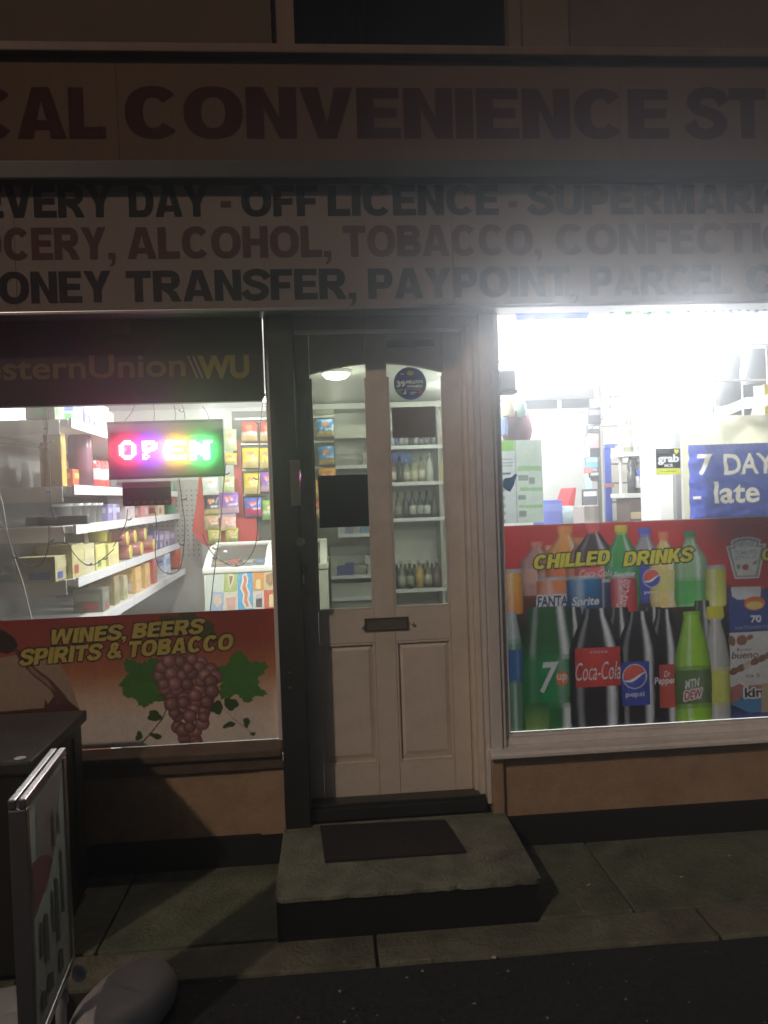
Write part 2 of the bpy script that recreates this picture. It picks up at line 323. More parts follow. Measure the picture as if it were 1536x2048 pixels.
def glyph(ch, s=.27, b=.20):
    if ch == 'E': w=.76; return w, [_rc(0,0,s,1), _rc(s,0,w,b), _rc(s,1-b,w-.02,1), _rc(s,.5-b*.42,w-.06,.5+b*.5)]
    if ch == 'F': w=.72; return w, [_rc(0,0,s,1), _rc(s,1-b,w,1), _rc(s,.48-b*.5,w-.08,.48+b*.45)]
    if ch == 'L': w=.72; return w, [_rc(0,0,s,1), _rc(s,0,w,b+.02)]
    if ch == 'I': return s+.01, [_rc(0,0,s+.01,1)]
    if ch == 'H': w=.86; return w, [_rc(0,0,s,1), _rc(w-s,0,w,1), _rc(s,.5-b*.5,w-s,.5+b*.5)]
    if ch == 'T': w=.80; return w, [_rc(0,1-b-.02,w,1), _rc(w/2-s/2,0,w/2+s/2,1-b-.02)]
    if ch == 'N': w=.86; return w, [[(0,0),(s,0),(s,.60),(w-s,0),(w,0),(w,1),(w-s,1),(w-s,.40),(s,1),(0,1)]]
    if ch == 'M': w=1.02; return w, [[(0,0),(s,0),(s,.70),(w/2-.11,0),(w/2+.11,0),(w-s,.70),(w-s,0),(w,0),(w,1),(w-s*1.42,1),(w/2,.36),(s*1.42,1),(0,1)]]
    if ch == 'V': w=.92; return w, [[(0,1),(s+.02,1),(w/2,.30),(w-s-.02,1),(w,1),(w/2+.16,0),(w/2-.16,0)]]
    if ch == 'W': w=1.34; q=w/4; return w, [[(0,1),(s,1),(q+.03,.34),(2*q-.13,1),(2*q+.13,1),(3*q-.03,.34),(w-s,1),(w,1),(3*q+.16,0),(3*q-.14,0),(2*q,.60),(q+.14,0),(q-.16,0)]]
    if ch == 'Y': w=.90; m=w/2; return w, [[(m-s/2,0),(m+s/2,0),(m+s/2,.40),(w,1),(w-s*1.1,1),(m,.66),(s*1.1,1),(0,1),(m-s/2,.40)]]
    if ch == 'K': w=.90; return w, [[(0,0),(s,0),(s,.24),(s+.10,.37),(w-.33,0),(w,0),(s+.30,.58),(w-.03,1),(w-.36,1),(s,.60),(s,1),(0,1)]]
    if ch == 'A':
        w=.96; m=w/2; i1=s+(m-s)*.22*.95; f=lambda y: s*1.02+(m-s*1.02)*(y/.80)
        l=[(0,0),(s*1.02,0),(f(.17),.17),(m,.17),(m,.36),(f(.36),.36),(m,.74),(m,1),(m-.17,1)]
        return w, [l, [(w-x,y) for x,y in l][::-1]]
    if ch == 'O': w=1.0; return w, _stroke(_arc(w/2,.5,w/2-s/2,.51-b/2,0,360,32), s, b)
    if ch == 'Q': w=1.0; return w, _stroke(_arc(w/2,.5,w/2-s/2,.51-b/2,0,360,32), s, b)
    if ch == 'C': w=.94; return w, _stroke(_arc(w/2+.02,.5,w/2-s/2,.51-b/2,38,322,26), s, b)
    if ch == 'G': w=1.0; return w, _stroke(_arc(w/2,.5,w/2-s/2,.51-b/2,38,315,26), s, b)+[_rc(w/2+.02,.36,w-.02,.54), _rc(w-.26,.12,w-.02,.36)]
    if ch == 'U': w=.86; return w, _stroke([(s/2,1)]+_arc(w/2,.40,w/2-s/2,.41-b/2,180,360,16)+[(w-s/2,1)], s, b)
    if ch == 'D': w=.88; return w, [_rc(0,0,s,1)]+_stroke([(s,1-b/2)]+_arc(w-.42,.5,.42-s/2,.5-b/2,90,-90,18)+[(s,b/2)], s, b)
    if ch == 'P': w=.82; return w, [_rc(0,0,s,1)]+_stroke([(s,1-b/2)]+_arc(w-.30,.665,.30-s/2,.335-b/2,90,-90,14)+[(s,.33+b/2)], s, b)
    if ch == 'R': w=.90; return w, [_rc(0,0,s,1)]+_stroke([(s,1-b/2)]+_arc(w-.36,.69,.32-s/2,.31-b/2,90,-90,14)+[(s,.38+b/2)], s, b)+[[(w-.62,.38),(w-.30,.42),(w-.16,.30),(w,0),(w-.30,0),(w-.42,.24)]]
    if ch == 'B': w=.86; return w, [_rc(0,0,s,1)]+_stroke([(s,1-b/2)]+_arc(w-.34,.735,.31-s/2,.265-b/2,90,-90,12)+[(s,.47+b/2)], s, b*.95)+_stroke([(s,.56-b/2)]+_arc(w-.32,.28,.32-s/2,.28-b/2,90,-90,12)+[(s,b/2)], s, b)
    if ch == 'S':
        w=.84; pth=[(.80,.70),(.70,.84),(.54,.905),(.36,.905),(.20,.84),(.145,.72),(.20,.61),(.34,.545),(.52,.49),(.66,.41),(.71,.30),(.65,.17),(.48,.095),(.30,.095),(.15,.16),(.05,.31)]
        q=[]
        for i in range(len(pth)-1):
            A,B,C_,D=pth[max(i-1,0)],pth[i],pth[i+1],pth[min(i+2,len(pth)-1)]
            for k in range(3):
                t=k/3; q.append(tuple(.5*(2*B[j]+(C_[j]-A[j])*t+(2*A[j]-5*B[j]+4*C_[j]-D[j])*t*t+(3*B[j]-A[j]-3*C_[j]+D[j])*t**3) for j in (0,1)))
        return w, _stroke(q+[pth[-1]], s*.98, b*1.02)
    if ch == '-': return .34, [_rc(0,0,.34,1)]
    if ch == ',': return .26, [_rc(0,0,.26,.2), [(.13,0),(.26,0),(.24,-.12),(.12,-.22),(.04,-.22),(.12,-.10)]]
    if ch == "'": return .2, [_rc(0,.7,.2,1)]
    if ch == '&': w=1.0; return w, _stroke([(.98,.06),(.86,.10),(.30,.62),(.26,.78),(.36,.90),(.50,.91),(.62,.80),(.58,.68),(.20,.40),(.14,.24),(.24,.11),(.42,.09),(.66,.16),(.84,.44)], s*.8, b)
    if ch == ' ': return .30, []
    raise ValueError(ch)
def gpieces(s_, x0, x1, z0, z1, shear=0.0, gap=.055, s=.27, b=.20):
    """flat pieces (lists of x,z) of a word fitted between x0 and x1, cap height z0 to z1"""
    items = []; x = 0; xm = 0
    for ch in s_:
        w, pcs = glyph(ch, s, b)
        for p in pcs: items.append([(x+u, v) for u, v in p])
        x += w+(gap if ch != ' ' else 0); xm = x-gap
    k = (x1-x0)/(xm+abs(shear)*.8); H = z1-z0
    return [[(x0+(u+shear*v*.8)*k, z0+v*H) for u, v in p] for p in items]
def gtext(s_, x0, x1, z0, z1, Y, material, parent, **k):
    mb = MB(); c = 0
    for p in gpieces(s_, x0, x1, z0, z1, **k):
        c += 1; mb.poly([(x, Y-.00004*(c % 7), z) for x, z in p])
    return mb.obj('lettering', material, parent)

def ptext(name, s, bl, tr, Y, material, parent, **k):
    """lettering between the bottom-left and the top-right pixel, upright on the plane Y"""
    a = P(*bl, Y); b = P(*tr, Y)
    return text(name, s, a.x, b.x, a.z, b.z, Y, material, parent, **k)
def ctext(name, s, cx, cy, w, h, Y, material, parent, **k):
    c = P(cx, cy, Y); q = K(cx, cy, Y)
    return text(name, s, c.x-w*q/2, c.x+w*q/2, c.z-h*q/2, c.z+h*q/2, Y, material, parent, **k)

# =================================================================== THE SHOP FRONT
YS = -0.11                                     # face of the sign boards
XL, XR = -3.4, 3.8
zs1t, zs1b = Z(768, 117, YS), Z(768, 331, YS)
zs2t, zs2b = Z(768, 368, YS), Z(1000, 609, YS)
bld = thing('shop_building', 'cream rendered terrace building holding the convenience store', 'building', (0, .3, 0))
ztop = 5.2
ux0, ux1 = X(588, 60, .0), X(1020, 60, .0)
uz0 = Z(800, 104, 0)
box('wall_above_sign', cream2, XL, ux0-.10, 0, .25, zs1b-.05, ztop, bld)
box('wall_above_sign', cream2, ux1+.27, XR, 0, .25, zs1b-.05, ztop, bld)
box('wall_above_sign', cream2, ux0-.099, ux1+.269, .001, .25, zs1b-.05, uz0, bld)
wf = box('upstairs_window_frame', trim_brown, ux0-.098, ux0, .03, .16, uz0+.001, ztop, bld)
box('upstairs_window_frame', mat('dull_cream_timber', (.13,.09,.06), .6), ux1, ux1+.055, .02, .16, uz0+.001, ztop, bld)
box('upstairs_window_frame', mat('dull_cream_timber', (.13,.09,.06), .6), ux1+.057, ux1+.268, -.012, .18, uz0+.001, ztop, bld)
box('upstairs_window_glass', glass_up, ux0, ux1, .09, .096, uz0+.002, ztop, bld)
cur = MB(); xx = ux0
rows = [[], []]
for i in range(41):
    x_ = ux0-.05+(ux1-ux0+.1)*i/40*.36; yy = .16+.02*math.sin(i*1.7)
    rows[0].append((x_, yy, uz0-.05)); rows[1].append((x_, yy, ztop))
cur.grid(rows).obj('curtain', mat('dark_curtain', (.055,.045,.035), .9), bld)
box('upstairs_room_back', mat('dark_room', (.01,.01,.01), 1), ux0-.2, ux1+.2, .24, .26, uz0-.1, ztop, bld)

s1 = thing('shop_sign', 'long cream upper fascia sign with big dark red lettering', 'sign', (0, 0, zs1b))
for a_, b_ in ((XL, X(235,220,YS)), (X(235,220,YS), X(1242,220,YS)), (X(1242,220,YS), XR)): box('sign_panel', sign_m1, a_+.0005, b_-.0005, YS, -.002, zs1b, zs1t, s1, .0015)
box('top_trim', trim_brown, XL, XR, YS-.035, -.004, zs1t+.001, Z(768, 98, YS), s1, .006)
def rowtext(words, top, bot, Y, material, parent, weight, spacing=1.0):
    for s_, a, b in words:
        cxm = (a+b)/2; t, bo = top(cxm), bot(cxm)
        a_, b_ = P(a, (t+bo)/2, Y), P(b, (t+bo)/2, Y); zb, zt = Z(cxm, bo, Y), Z(cxm, t, Y)
        gtext(s_, a_.x, b_.x, zb, zt, Y-.0006, material, parent, s=.30 if zt-zb > .18 else .275, b=.215)
rowtext([('LOCAL', -262, 210), ('CONVENIENCE', 247, 1338), ('STORE', 1374, 1790)], lambda x: 174+.002*x, lambda x: 277.5, YS-.0005, red_l, s1, .052, 1.08)
gt = box('fascia_gutter', trim_dark, XL, XR, YS-.06, -.003, zs2t+.001, zs1b-.001, None, .008)
props(gt, 'dark green painted gutter strip between the two fascia signs', 'gutter')
s2 = thing('shop_sign', 'lower cream fascia sign with three rows of lettering above the windows', 'sign', (0, 0, zs2b))
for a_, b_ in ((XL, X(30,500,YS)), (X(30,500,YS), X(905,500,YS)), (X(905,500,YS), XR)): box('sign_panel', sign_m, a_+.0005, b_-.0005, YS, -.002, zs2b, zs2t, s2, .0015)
box('bottom_trim', alu, XL, XR, YS-.012, -.004, zs2b-.016, zs2b-.001, s2, .003)
nav = navy_l
f1t, f1b = lambda x: 371-.001*x, lambda x: 436-.006*x
rowtext([('OPEN', -330, -80), ('EVERY', -40, 225), ('DAY', 257, 418), ('OFF', 482, 636), ('LICENCE', 655, 997), ('SUPERMARKET', 1056, 1660)], f1t, f1b, YS-.0005, nav, s2, .040, 1.06)
rowtext([('-', 441, 462), ('-', 1017, 1035)], lambda x: 402, lambda x: 415, YS-.0005, maroon_l, s2, .03)
f2t, f2b = lambda x: 456-.007*x, lambda x: 521-.010*x
rowtext([('GROCERY,', -170, 230), ('ALCOHOL,', 254, 662), ('TOBACCO,', 686, 1083), ('CONFECTIONERY', 1110, 1800)], f2t, f2b, YS-.0005, maroon_l, s2, .040, 1.06)
f3t, f3b = lambda x: 544-.010*x, lambda x: 608-.014*x
rowtext([('MONEY', -70, 222), ('TRANSFER,', 252, 712), ('PAYPOINT,', 736, 1158), ('PARCEL', 1180, 1465), ('COLLECT', 1490, 1900)], f3t, f3b, YS-.0005, nav, s2, .040, 1.06)

# soffit under the sign and lintel
zl = zs2b+.040
zd = Z(768, 1588, .14)                           # foot of the door leaf
box('lintel', trim_brown, XL, XR, .0, .25, zl-.002, zs1b-.06, bld)
# ---- left window: board, glass, sill, wall
GL = .10
xp0, xp1 = X(556, 1230, -.03), X(606, 1230, -.03)      # black post
post = thing('black_door_post', 'black steel post left of the door with a long pull plate and lock box', 'post', ((xp0+xp1)/2, 0, 0))
box('post_body', black_m, xp0, xp1, -.05, .14, .0, zl-.004, post, .004)
a, b = P(592, 920, -.05), P(592, 1012, -.05)
box('pull_plate', steel, a.x-.028, a.x+.018, -.058, -.0505, b.z, a.z, post, .003)
MB().lathe([(.02, 0), (.022, .01), (.012, .018), (.012, .035), (.016, .04)], 14, (P(607, 1083, -.05).x-.012, -.052, P(607,1083,-.05).z), axis='y').obj('lock_knob', steel, post)
k1, k2 = P(606, 1130, -.03), P(618, 1180, -.03)
box('lock_box', black_m, xp1-.002, k2.x, -.035, .06, k2.z, k1.z, post, .003)
box('latch_bolt', steel, k1.x-.004, k1.x+.004, -.042, -.035, k2.z+.03, k2.z+.07, post, .001)
h0 = P(601, 950, -.06)
MB().tube([(h0.x, -.05, h0.z+.02), (h0.x, -.075, h0.z+.012), (h0.x+.002, -.078, h0.z-.05), (h0.x+.002, -.05, h0.z-.06)], .007, 8).obj('handle', alu, post)
for py in (1345, 1375):
    q = P(580, py, -.05); MB().lathe([(.007, 0), (.005, -.004)], 8, (q.x, -.0505, q.z), axis='y').obj('screw', alu, post)
zlw_s = Z(380, 1508, -.05)                         # left sill top
zlw_b = Z(380, 1556, -.05)
zlp = Z(380, 1676, 0)                              # foot of the painted wall
box('wall_below_window', cream, XL, xp0-.001, 0, .25, zlp, zlw_b+.01, bld)
box('plinth', plinth_m, XL, xp0-.001, -.012, .25, -.05, zlp-.001, bld)
box('corner_pilaster', cream, X(520,1600,0), xp0-.003, -.018, -.001, zlp+.001, zlw_b-.005, bld)
lw = thing('left_window', 'left shop window with dark brown sill and dusty glass', 'window', (-1.6, 0, zlw_s))
box('window_glass', glass_l, XL, xp0-.002, GL, GL+.006, zlw_s-.01, zl-.003, lw)
box('sill', wood_sill, XL, xp0-.003, -.055, .095, zlw_s-.035, zlw_s, lw, .008)
box('sill_apron', wood_sill, XL, xp0-.004, -.03, -.001, zlw_b+.012, zlw_s-.037, lw, .004)
box('frame_rail', frame_m, xp0-.025, xp0-.0025, .06, GL-.001, zlw_s+.001, zl-.004, lw, .003)
board_zb = Z(270, 808, .05)
bb = thing('fascia_board', 'matt black roller blind box with dull yellow bank lettering over the left window', 'sign', (-1.5, .05, board_zb))
MB().prism([(XL, board_zb), (X(522, 808, .04), board_zb), (X(530, 795, .04), board_zb+.03), (xp0-.03, board_zb+.03), (xp0-.03, zl-.005), (XL, zl-.005)], .04, .09, 'y').obj('board', board_m, bb)
ctext('lettering', 'WesternUnion', 126, 735, 482, 47, .0385, wu_l, bb, weight=.018)
sl = MB()
for dx in (0, 10):
    a = P(374+dx, 712, .038); b = P(393+dx, 756, .038)
    sl.prism([(a.x, a.z), (a.x+.009, a.z), (b.x+.009, b.z), (b.x, b.z)], .0365, .0395, 'y')
sl.obj('slash_mark', mat('pale_grey_vinyl', (.2,.2,.18), .5), bb)
ctext('lettering', 'WU', 447, 734, 102, 47, .0385, wu_y, bb, weight=.045)
ctext('faint_patch', '-', 210, 655, 98, 28, .0385, mat('faint_patch', (.062,.060,.056), .4), bb, depth=.0006)

# ---- door and its frame
YD = .14
xj = X(935, 1300, YD)                               # right edge of the leaf
xa0, xa1 = X(966, 1300, 0), X(1001, 1300, 0)        # architrave / pilaster between door and right window
zhead = Z(768, 668, YD)
df = thing('door_frame', 'grey-white moulded timber door frame with pilaster beside the right window', 'door frame', (xa0, .1, 0))
box('frame_head', door_m, xp0+.02, xa0-.001, .05, .24, zhead+.004, zl-.003, df, .004)
zsill = Z(1240, 1490, -.06)
box('pilaster', frame_m, xa0+.022, xa1-.006, -.02, .2, zsill-.3, zl-.003, df, .006)
box('pilaster_edge', frame_m, xa0, xa0+.020, -.004, .2, zd-.02, zl-.003, df, .005)
box('door_jamb', door_m, xj+.004, xa0-.001, .075, .24, zd-.02, zhead+.003, df, .004)
box('jamb_moulding', door_m, xa0-.028, xa0-.0015, .03, .074, zd-.02, zhead+.003, df, .006)
box('pilaster_foot', cream, X(983,1560,0), X(1005,1560,0), -.03, .19, Z(995, 1626, 0), zsill-.052, df, .004)
dr = thing('shop_door', 'off-white panelled shop door with two tall arched panes', 'door', ((xp1+xj)/2, YD, zd))
xdl = xp0+.03
# vertical divisions of the leaf
xg1, xg2, xg3, xg4 = X(628, 1000, YD), X(740, 1000, YD), X(781, 1000, YD), X(892, 1000, YD)
zg = Z(768, 1217, YD); zgt = Z(750, 727, YD); zgs = Z(620, 750, YD)
zp_t, zp_b = Z(768, 1282, YD), Z(768, 1523, YD)
Yf, Yb = YD-.022, YD+.022
box('stile', door_m, xdl, xg1, Yf, Yb, zd, zhead, dr, .003)
box('stile', door_m, xg4, xj, Yf, Yb, zd, zhead, dr, .003)
box('muntin', door_m, xg2, xg3, Yf+.001, Yb, zd+.002, zhead-.002, dr, .003)
xpm0, xpm1 = xg2, xg3
for a_, b_ in ((xg1, xg2), (xg3, xg4)):
    box('lock_rail', door_m, a_+.001, b_-.001, Yf+.002, Yb, zp_t, zg, dr, .003)
    box('bottom_rail', door_m, a_+.001, b_-.001, Yf+.002, Yb, zd+.001, zp_b, dr, .003)
    # arched top rail
    pts = [(a_+.001, zhead-.001)]
    for i in range(9):
        x_ = a_+.001+(b_-a_-.002)*i/8; t = (x_-(xg2+xg3)/2)/((xg4-xg1)/2)
        pts.append((x_, zgt-(zgt-zgs)*t*t))
    pts.append((b_-.001, zhead-.001))
    MB().prism(pts, Yf+.002, Yb, 'y').obj('top_rail', door_m, dr)
    box('door_pane', glass_d, a_-.004, b_+.004, YD+.004, YD+.009, zg-.004, zgt+.01, dr)
    bead = MB()
    bead.box(a_+.0005, a_+.010, Yf+.004, YD+.003, zg+.001, zgs-.02); bead.box(b_-.008, b_-.0005, Yf+.008, YD+.003, zg+.001, zgs-.02)
    bead.box(a_+.011, b_-.009, Yf+.004, YD+.003, zg+.0005, zg+.011)
    bead.obj('glazing_bead', mat('white_bead_paint', (.68,.66,.62), .4, noise=.1), dr, .0015)
    pb = box('lower_panel', door_m, a_-.005, b_+.005, YD, YD+.014, zp_b-.005, zp_t+.005, dr)
    # fielded centre with bevelled slopes
    M_ = .034; z0, z1 = zp_b+M_+.012, zp_t-M_; x0_, x1_ = a_+M_, b_-M_
    fp = MB(); o_ = [(a_+.012, zp_b+.012), (b_-.012, zp_b+.012), (b_-.012, zp_t-.012), (a_+.012, zp_t-.012)]; i_ = [(x0_, z0), (x1_, z0), (x1_, z1), (x0_, z1)]
    for k in range(4):
        j = (k+1) % 4; fp.poly([(o_[k][0], YD-.001, o_[k][1]), (o_[j][0], YD-.001, o_[j][1]), (i_[j][0], YD-.013, i_[j][1]), (i_[k][0], YD-.013, i_[k][1])])
    fp.poly([(p[0], YD-.013, p[1]) for p in i_]); fp.obj('panel_field', door_m, pb)
    mo = MB(); mo.box(a_+.001, a_+.011, Yf+.003, YD-.0005, zp_b+.001, zp_t-.001); mo.box(b_-.011, b_-.001, Yf+.003, YD-.0005, zp_b+.001, zp_t-.001)
    mo.box(a_+.012, b_-.012, Yf+.003, YD-.0005, zp_b+.001, zp_b+.011); mo.box(a_+.012, b_-.012, Yf+.003, YD-.0005, zp_t-.011, zp_t-.001)
    mo.obj('panel_moulding', door_m, dr, .003)
q = K(775, 1248, YD); c = P(773, 1248, Yf)
lb = MB(); w2, h2 = 44*q, 13*q
lb.box(c.x-w2, c.x+w2, Yf-.006, Yf-.0005, c.z+h2-.008, c.z+h2); lb.box(c.x-w2, c.x+w2, Yf-.006, Yf-.0005, c.z-h2, c.z-h2+.008)
lb.box(c.x-w2, c.x-w2+.012, Yf-.006, Yf-.0005, c.z-h2+.0085, c.z+h2-.0085); lb.box(c.x+w2-.012, c.x+w2, Yf-.006, Yf-.0005, c.z-h2+.0085, c.z+h2-.0085)
lbo = lb.obj('letterbox', mat('tarnished_brass', (.13,.10,.06), .45, .6, noise=.3), dr, .001)
box('flap', mat('tarnished_flap', (.20,.16,.12), .5, .5, noise=.3), c.x-w2+.013, c.x+w2-.013, Yf-.003, Yf-.0006, c.z-h2+.009, c.z+h2-.009, lbo)
for sx in (-1, 1):
    MB().lathe([(.006, 0), (.008, -.004), (.005, -.016), (.007, -.02)], 10, (c.x+sx*(w2+.014), Yf-.0005, c.z+.004*sx), axis='y').obj('hook', frame_m, dr)
v0, v1 = P(774, 694, Yf), P(869, 679, Yf)
box('closer_plate', mat('grey_brown_plate', (.10,.09,.08), .7, noise=.3), v0.x, v1.x, Yf-.006, Yf-.0005, v0.z, v1.z, dr, .002)
# things stuck to the door glass
YG = YD+.002
c = P(689, 1003, YD); q = K(689, 1003, YD)
bp = MB().box(c.x-51*q, c.x+50*q, YD-.004, YD-.0015, c.z-51*q, c.z+53*q).obj('black_notice', mat('black_glossy_card', (.010,.010,.010), .2, noise=.1), None)
props(bp, 'plain black square card taped inside the left door pane', 'card')
c = P(829, 843, YD); q = K(829, 843, YD)
bp = MB().box(c.x-45*q, c.x+42*q, YD-.004, YD-.0015, c.z-32*q, c.z+29*q).obj('brown_notice', brown_card, None)
props(bp, 'plain brown card below the round blue sticker on the door', 'card')
c = P(820, 767, YD); q = K(820, 767, YD); r0 = 32.5*q
st = thing('round_sticker', 'round navy winners sticker at the top of the right door pane', 'sticker', (c.x, YD-.002, c.z-r0))
navy = (.018,.024,.11)
STK = (st, c, q, r0)
def ell(mb, cx, cz, a, b_, Y, col, n=20, th=0.0):
    mb.poly([(cx+a*math.cos(2*math.pi*t/n)*math.cos(th)-b_*math.sin(2*math.pi*t/n)*math.sin(th), Y, cz+a*math.cos(2*math.pi*t/n)*math.sin(th)+b_*math.sin(2*math.pi*t/n)*math.cos(th)) for t in range(n)], col)
# threshold, step, mat
S_FL, S_FR, S_BR = PZ(552, 1790, .17), PZ(1092, 1766, .17), PZ(1030, 1640, .17)
SY = (S_FL.y+S_FR.y)/2
ths = MB(); ths.box(xp1+.002, xa0-.003, -.005, .11, .171, Z(768,1612,-.005)); tho = ths.obj('threshold', plinth_m, None, .006); props(tho, 'black painted threshold block under the shop door', 'threshold')
tz = Z(768,1612,-.005)
box('threshold_bar', mat('dark_bronze_bar', (.06,.06,.05), .4, .5), xp1+.004, xa0-.004, .02, .10, tz+.001, tz+.012, tho, .002)
box('threshold_riser', plinth_m, xp1+.004, xa0-.004, .105, .24, tz+.001, zd-.006, tho)
st_ = MB(); n = 34
xs0, xs1 = S_FL.x, S_FR.x-.005
outline = [(S_FL.x-.005, SY+.02), (S_FL.x+.02, SY)] + [(xs0+(xs1-xs0)*i/n, SY+random.uniform(-.003,.003)+(.009 if i in (9,23,31) else 0)) for i in range(1, n)] + [(xs1-.02, SY+.004), (xs1, SY+.02), (xs1, -.014), (S_FL.x-.005, -.014)]
stp = st_.prism(outline, .150, .17, 'z').obj('concrete_step', concrete, None, .008)
MB().prism([(x+(.006 if x < (xs0+xs1)/2 else -.016), (SY+.014 if y < -.1 else y-.002)) for x, y in outline], -.03, .149, 'z').obj('step_riser', mat('dark_riser', (.007,.008,.007), .9, noise=.4, bump=.5, bscale=60), stp, .006)  # step body below the cap, near-black base colour
props(stp, 'worn concrete doorstep with rough rounded edges below the shop door', 'step')

m0, m1 = PZ(650, 1726, .172), PZ(932, 1706, .172); m2 = PZ(640, 1655, .172); m3_ = PZ(890, 1642, .172)
mt = MB(); pts = [(m0.x, m0.y), (m1.x, m1.y), (m3_.x, min(m3_.y, -.02)), (m2.x, min(m2.y, -.02))]
mt.prism(pts, .171, .181, 'z'); mo_ = mt.obj('doormat', mat_rubber, None, .002); props(mo_, 'thin black rubber doormat lying on the concrete step', 'doormat')

# ---- right window
GR = .07
rw = thing('right_window', 'bright right shop window with white frame and white painted sill', 'window', (1.6, 0, zsill))
xw0 = X(1003, 1050, GR)
zrg = Z(1270, 1455, GR)
zrt = Z(1270, 612, GR)
box('frame_side', frame_m, xa1-.004, xa1+.014, -.004, GR+.05, zsill+.001, zl-.004, rw, .004)
box('frame_bead', sill_w, xa1+.015, xw0+.004, .03, GR+.01, zsill+.001, zl-.004, rw, .003)
box('frame_bottom', sill_w, xa1+.015, XR, .02, GR+.05, zsill+.001, zrg, rw, .005)
box('frame_bottom_bead', sill_w, xw0+.005, XR, .035, GR-.003, zrg+.001, zrg+.014, rw, .003)
sb = MB(); zf = Z(1260, 1503, -.06)
sb.prism([(-.06, zf), (-.07, zf+.006), (-.07, zsill-.014), (-.058, zsill-.004), (.019, zsill), (.12, zsill), (.12, zf)], X(982, 1500, -.06), XR, 'x'); sb.obj('sill', sill_w, rw)
box('window_glass', glass_r, xw0+.001, XR, GR, GR+.006, zrg, zl-.004, rw)
zrp = Z(1290, 1614, 0)
box('wall_below_window', cream, X(1006,1560,0), XR, 0, .25, zrp, zf-.001, bld)
box('plinth', plinth_m, xa0+.03, XR, -.012, .25, -.05, zrp-.001, bld)
box('jamb_foot', plinth_m, xa0-.02, xa0+.029, -.01, .25, -.05, Z(995,1626,0)-.001, bld)

# =================================================================== GROUND
gm = mat('ground_asphalt', (.05,.05,.047), .85, noise=.35, scale=60, bump=.9, bscale=180)
K_B, K_F = (PZ(1300, 1826).y+PZ(700,1862).y)/2, (PZ(1300, 1893).y + PZ(700, 1926).y)/2
g = MB(); N = 40
g.poly([(-150, -200, -.016), (150, -200, -.016), (150, 60, -.016), (-150, 60, -.016)]); go = g.obj('ground', asphalt, None, origin=Vector((0,0,-.016))); props(go, kind='structure')
pv = MB(); pv.poly([(-9, K_F+.01, -.012), (9, K_F+.01, -.012), (9, 0, -.012), (-9, 0, -.012)]); pvo = pv.obj('pavement', soil, None); props(pvo, kind='structure')
def slab(name, x0, x1, y0, y1, m_, par, sk=0.0):
    s_ = MB(); n_ = 6; rnd = lambda a: random.uniform(-a, a)
    out = [(x0+(x1-x0)*i/n_+sk, y0+rnd(.005)) for i in range(n_+1)] + [(x1-(x1-x0)*i/n_-sk, y1+rnd(.003)) for i in range(n_+1)]
    z = rnd(.0025); return s_.prism(out, -.05, z, 'z').obj(name, m_, par, .006)
jx = (PZ(1181, 1696).x+PZ(1262, 1818).x)/2
xs_ = [jx+1.02*k for k in range(-4, 4)]
for a_, b_ in zip(xs_, xs_[1:]): slab('paving_slab', a_+.004, b_-.004, K_B+.006, -.014, slab_m, pvo)
e1, e2 = (PZ(752, 1870).x+PZ(753,1925).x)/2, (PZ(1397, 1820).x+PZ(1451,1885).x)/2
L_ = e2-e1; xs_ = [e1+L_*k for k in range(-3, 4)]
for a_, b_ in zip(xs_, xs_[1:]): slab('kerb_stone', a_+.006, b_-.006, K_F+.004, K_B-.004, edge_m, pvo)
# litter
scrap = mat('white_paper_scrap', (.62,.60,.55), .8, noise=.2)
def litter(px, py, s, z=0.0):
    p = PZ(px, py, z); m_ = MB(); k = 7; c0 = random.random()*6
    ring = [(p.x+s*random.uniform(.5,1)*math.cos(c0+6.283*i/k), p.y+s*random.uniform(.5,1)*math.sin(c0+6.283*i/k), p.z+.004+random.uniform(0, s*.5)) for i in range(k)]
    top = (p.x, p.y, p.z+.004+s*.4)
    for i in range(k): m_.poly([ring[i], ring[(i+1)%k], top])
    return m_
o = litter(1176, 1773, .013).obj('paper_scrap', scrap, None); props(o, 'largest crumpled white scrap on the paving right of the step', 'litter')
o = litter(1363, 1756, .009).obj('paper_scrap', scrap, None); props(o, 'small pale scrap on the slab below the right window', 'litter')
o = litter(1459, 1714, .008).obj('paper_scrap', scrap, None); props(o, 'white scrap lying near the plinth at the far right', 'litter')
o = litter(988, 1917, .011).obj('paper_scrap', scrap, None); props(o, 'pale scrap on the asphalt edge in front of the step', 'litter')
fl = MB()
for i in range(130):
    px, py = random.uniform(330, 1536), random.choice([random.uniform(1900, 2048), random.uniform(1690, 1900)])
    if 540 < px < 1100 and py < 1870: continue
    s = random.choice([random.uniform(.0015,.004), random.uniform(.004,.009)]); m_ = litter(px, py, s); n0 = len(fl.v); fl.v += m_.v; fl.f += [tuple(n0+i for i in f) for f in m_.f]; fl.c += m_.c; fl.sm += m_.sm
for i in range(20):
    px, py = random.uniform(600, 1060), random.uniform(1650, 1760); m_ = litter(px, py, random.uniform(.0015,.004), .18 if px < 930 else .17); n0 = len(fl.v); fl.v += m_.v; fl.f += [tuple(n0+i for i in f) for f in m_.f]; fl.c += m_.c; fl.sm += m_.sm
fo = fl.obj('grit', mat('pale_grit', (.34,.34,.30), .9, noise=.3), None); props(fo, 'pale grit and tiny crumbs scattered over pavement and asphalt', 'grit', kind='stuff')
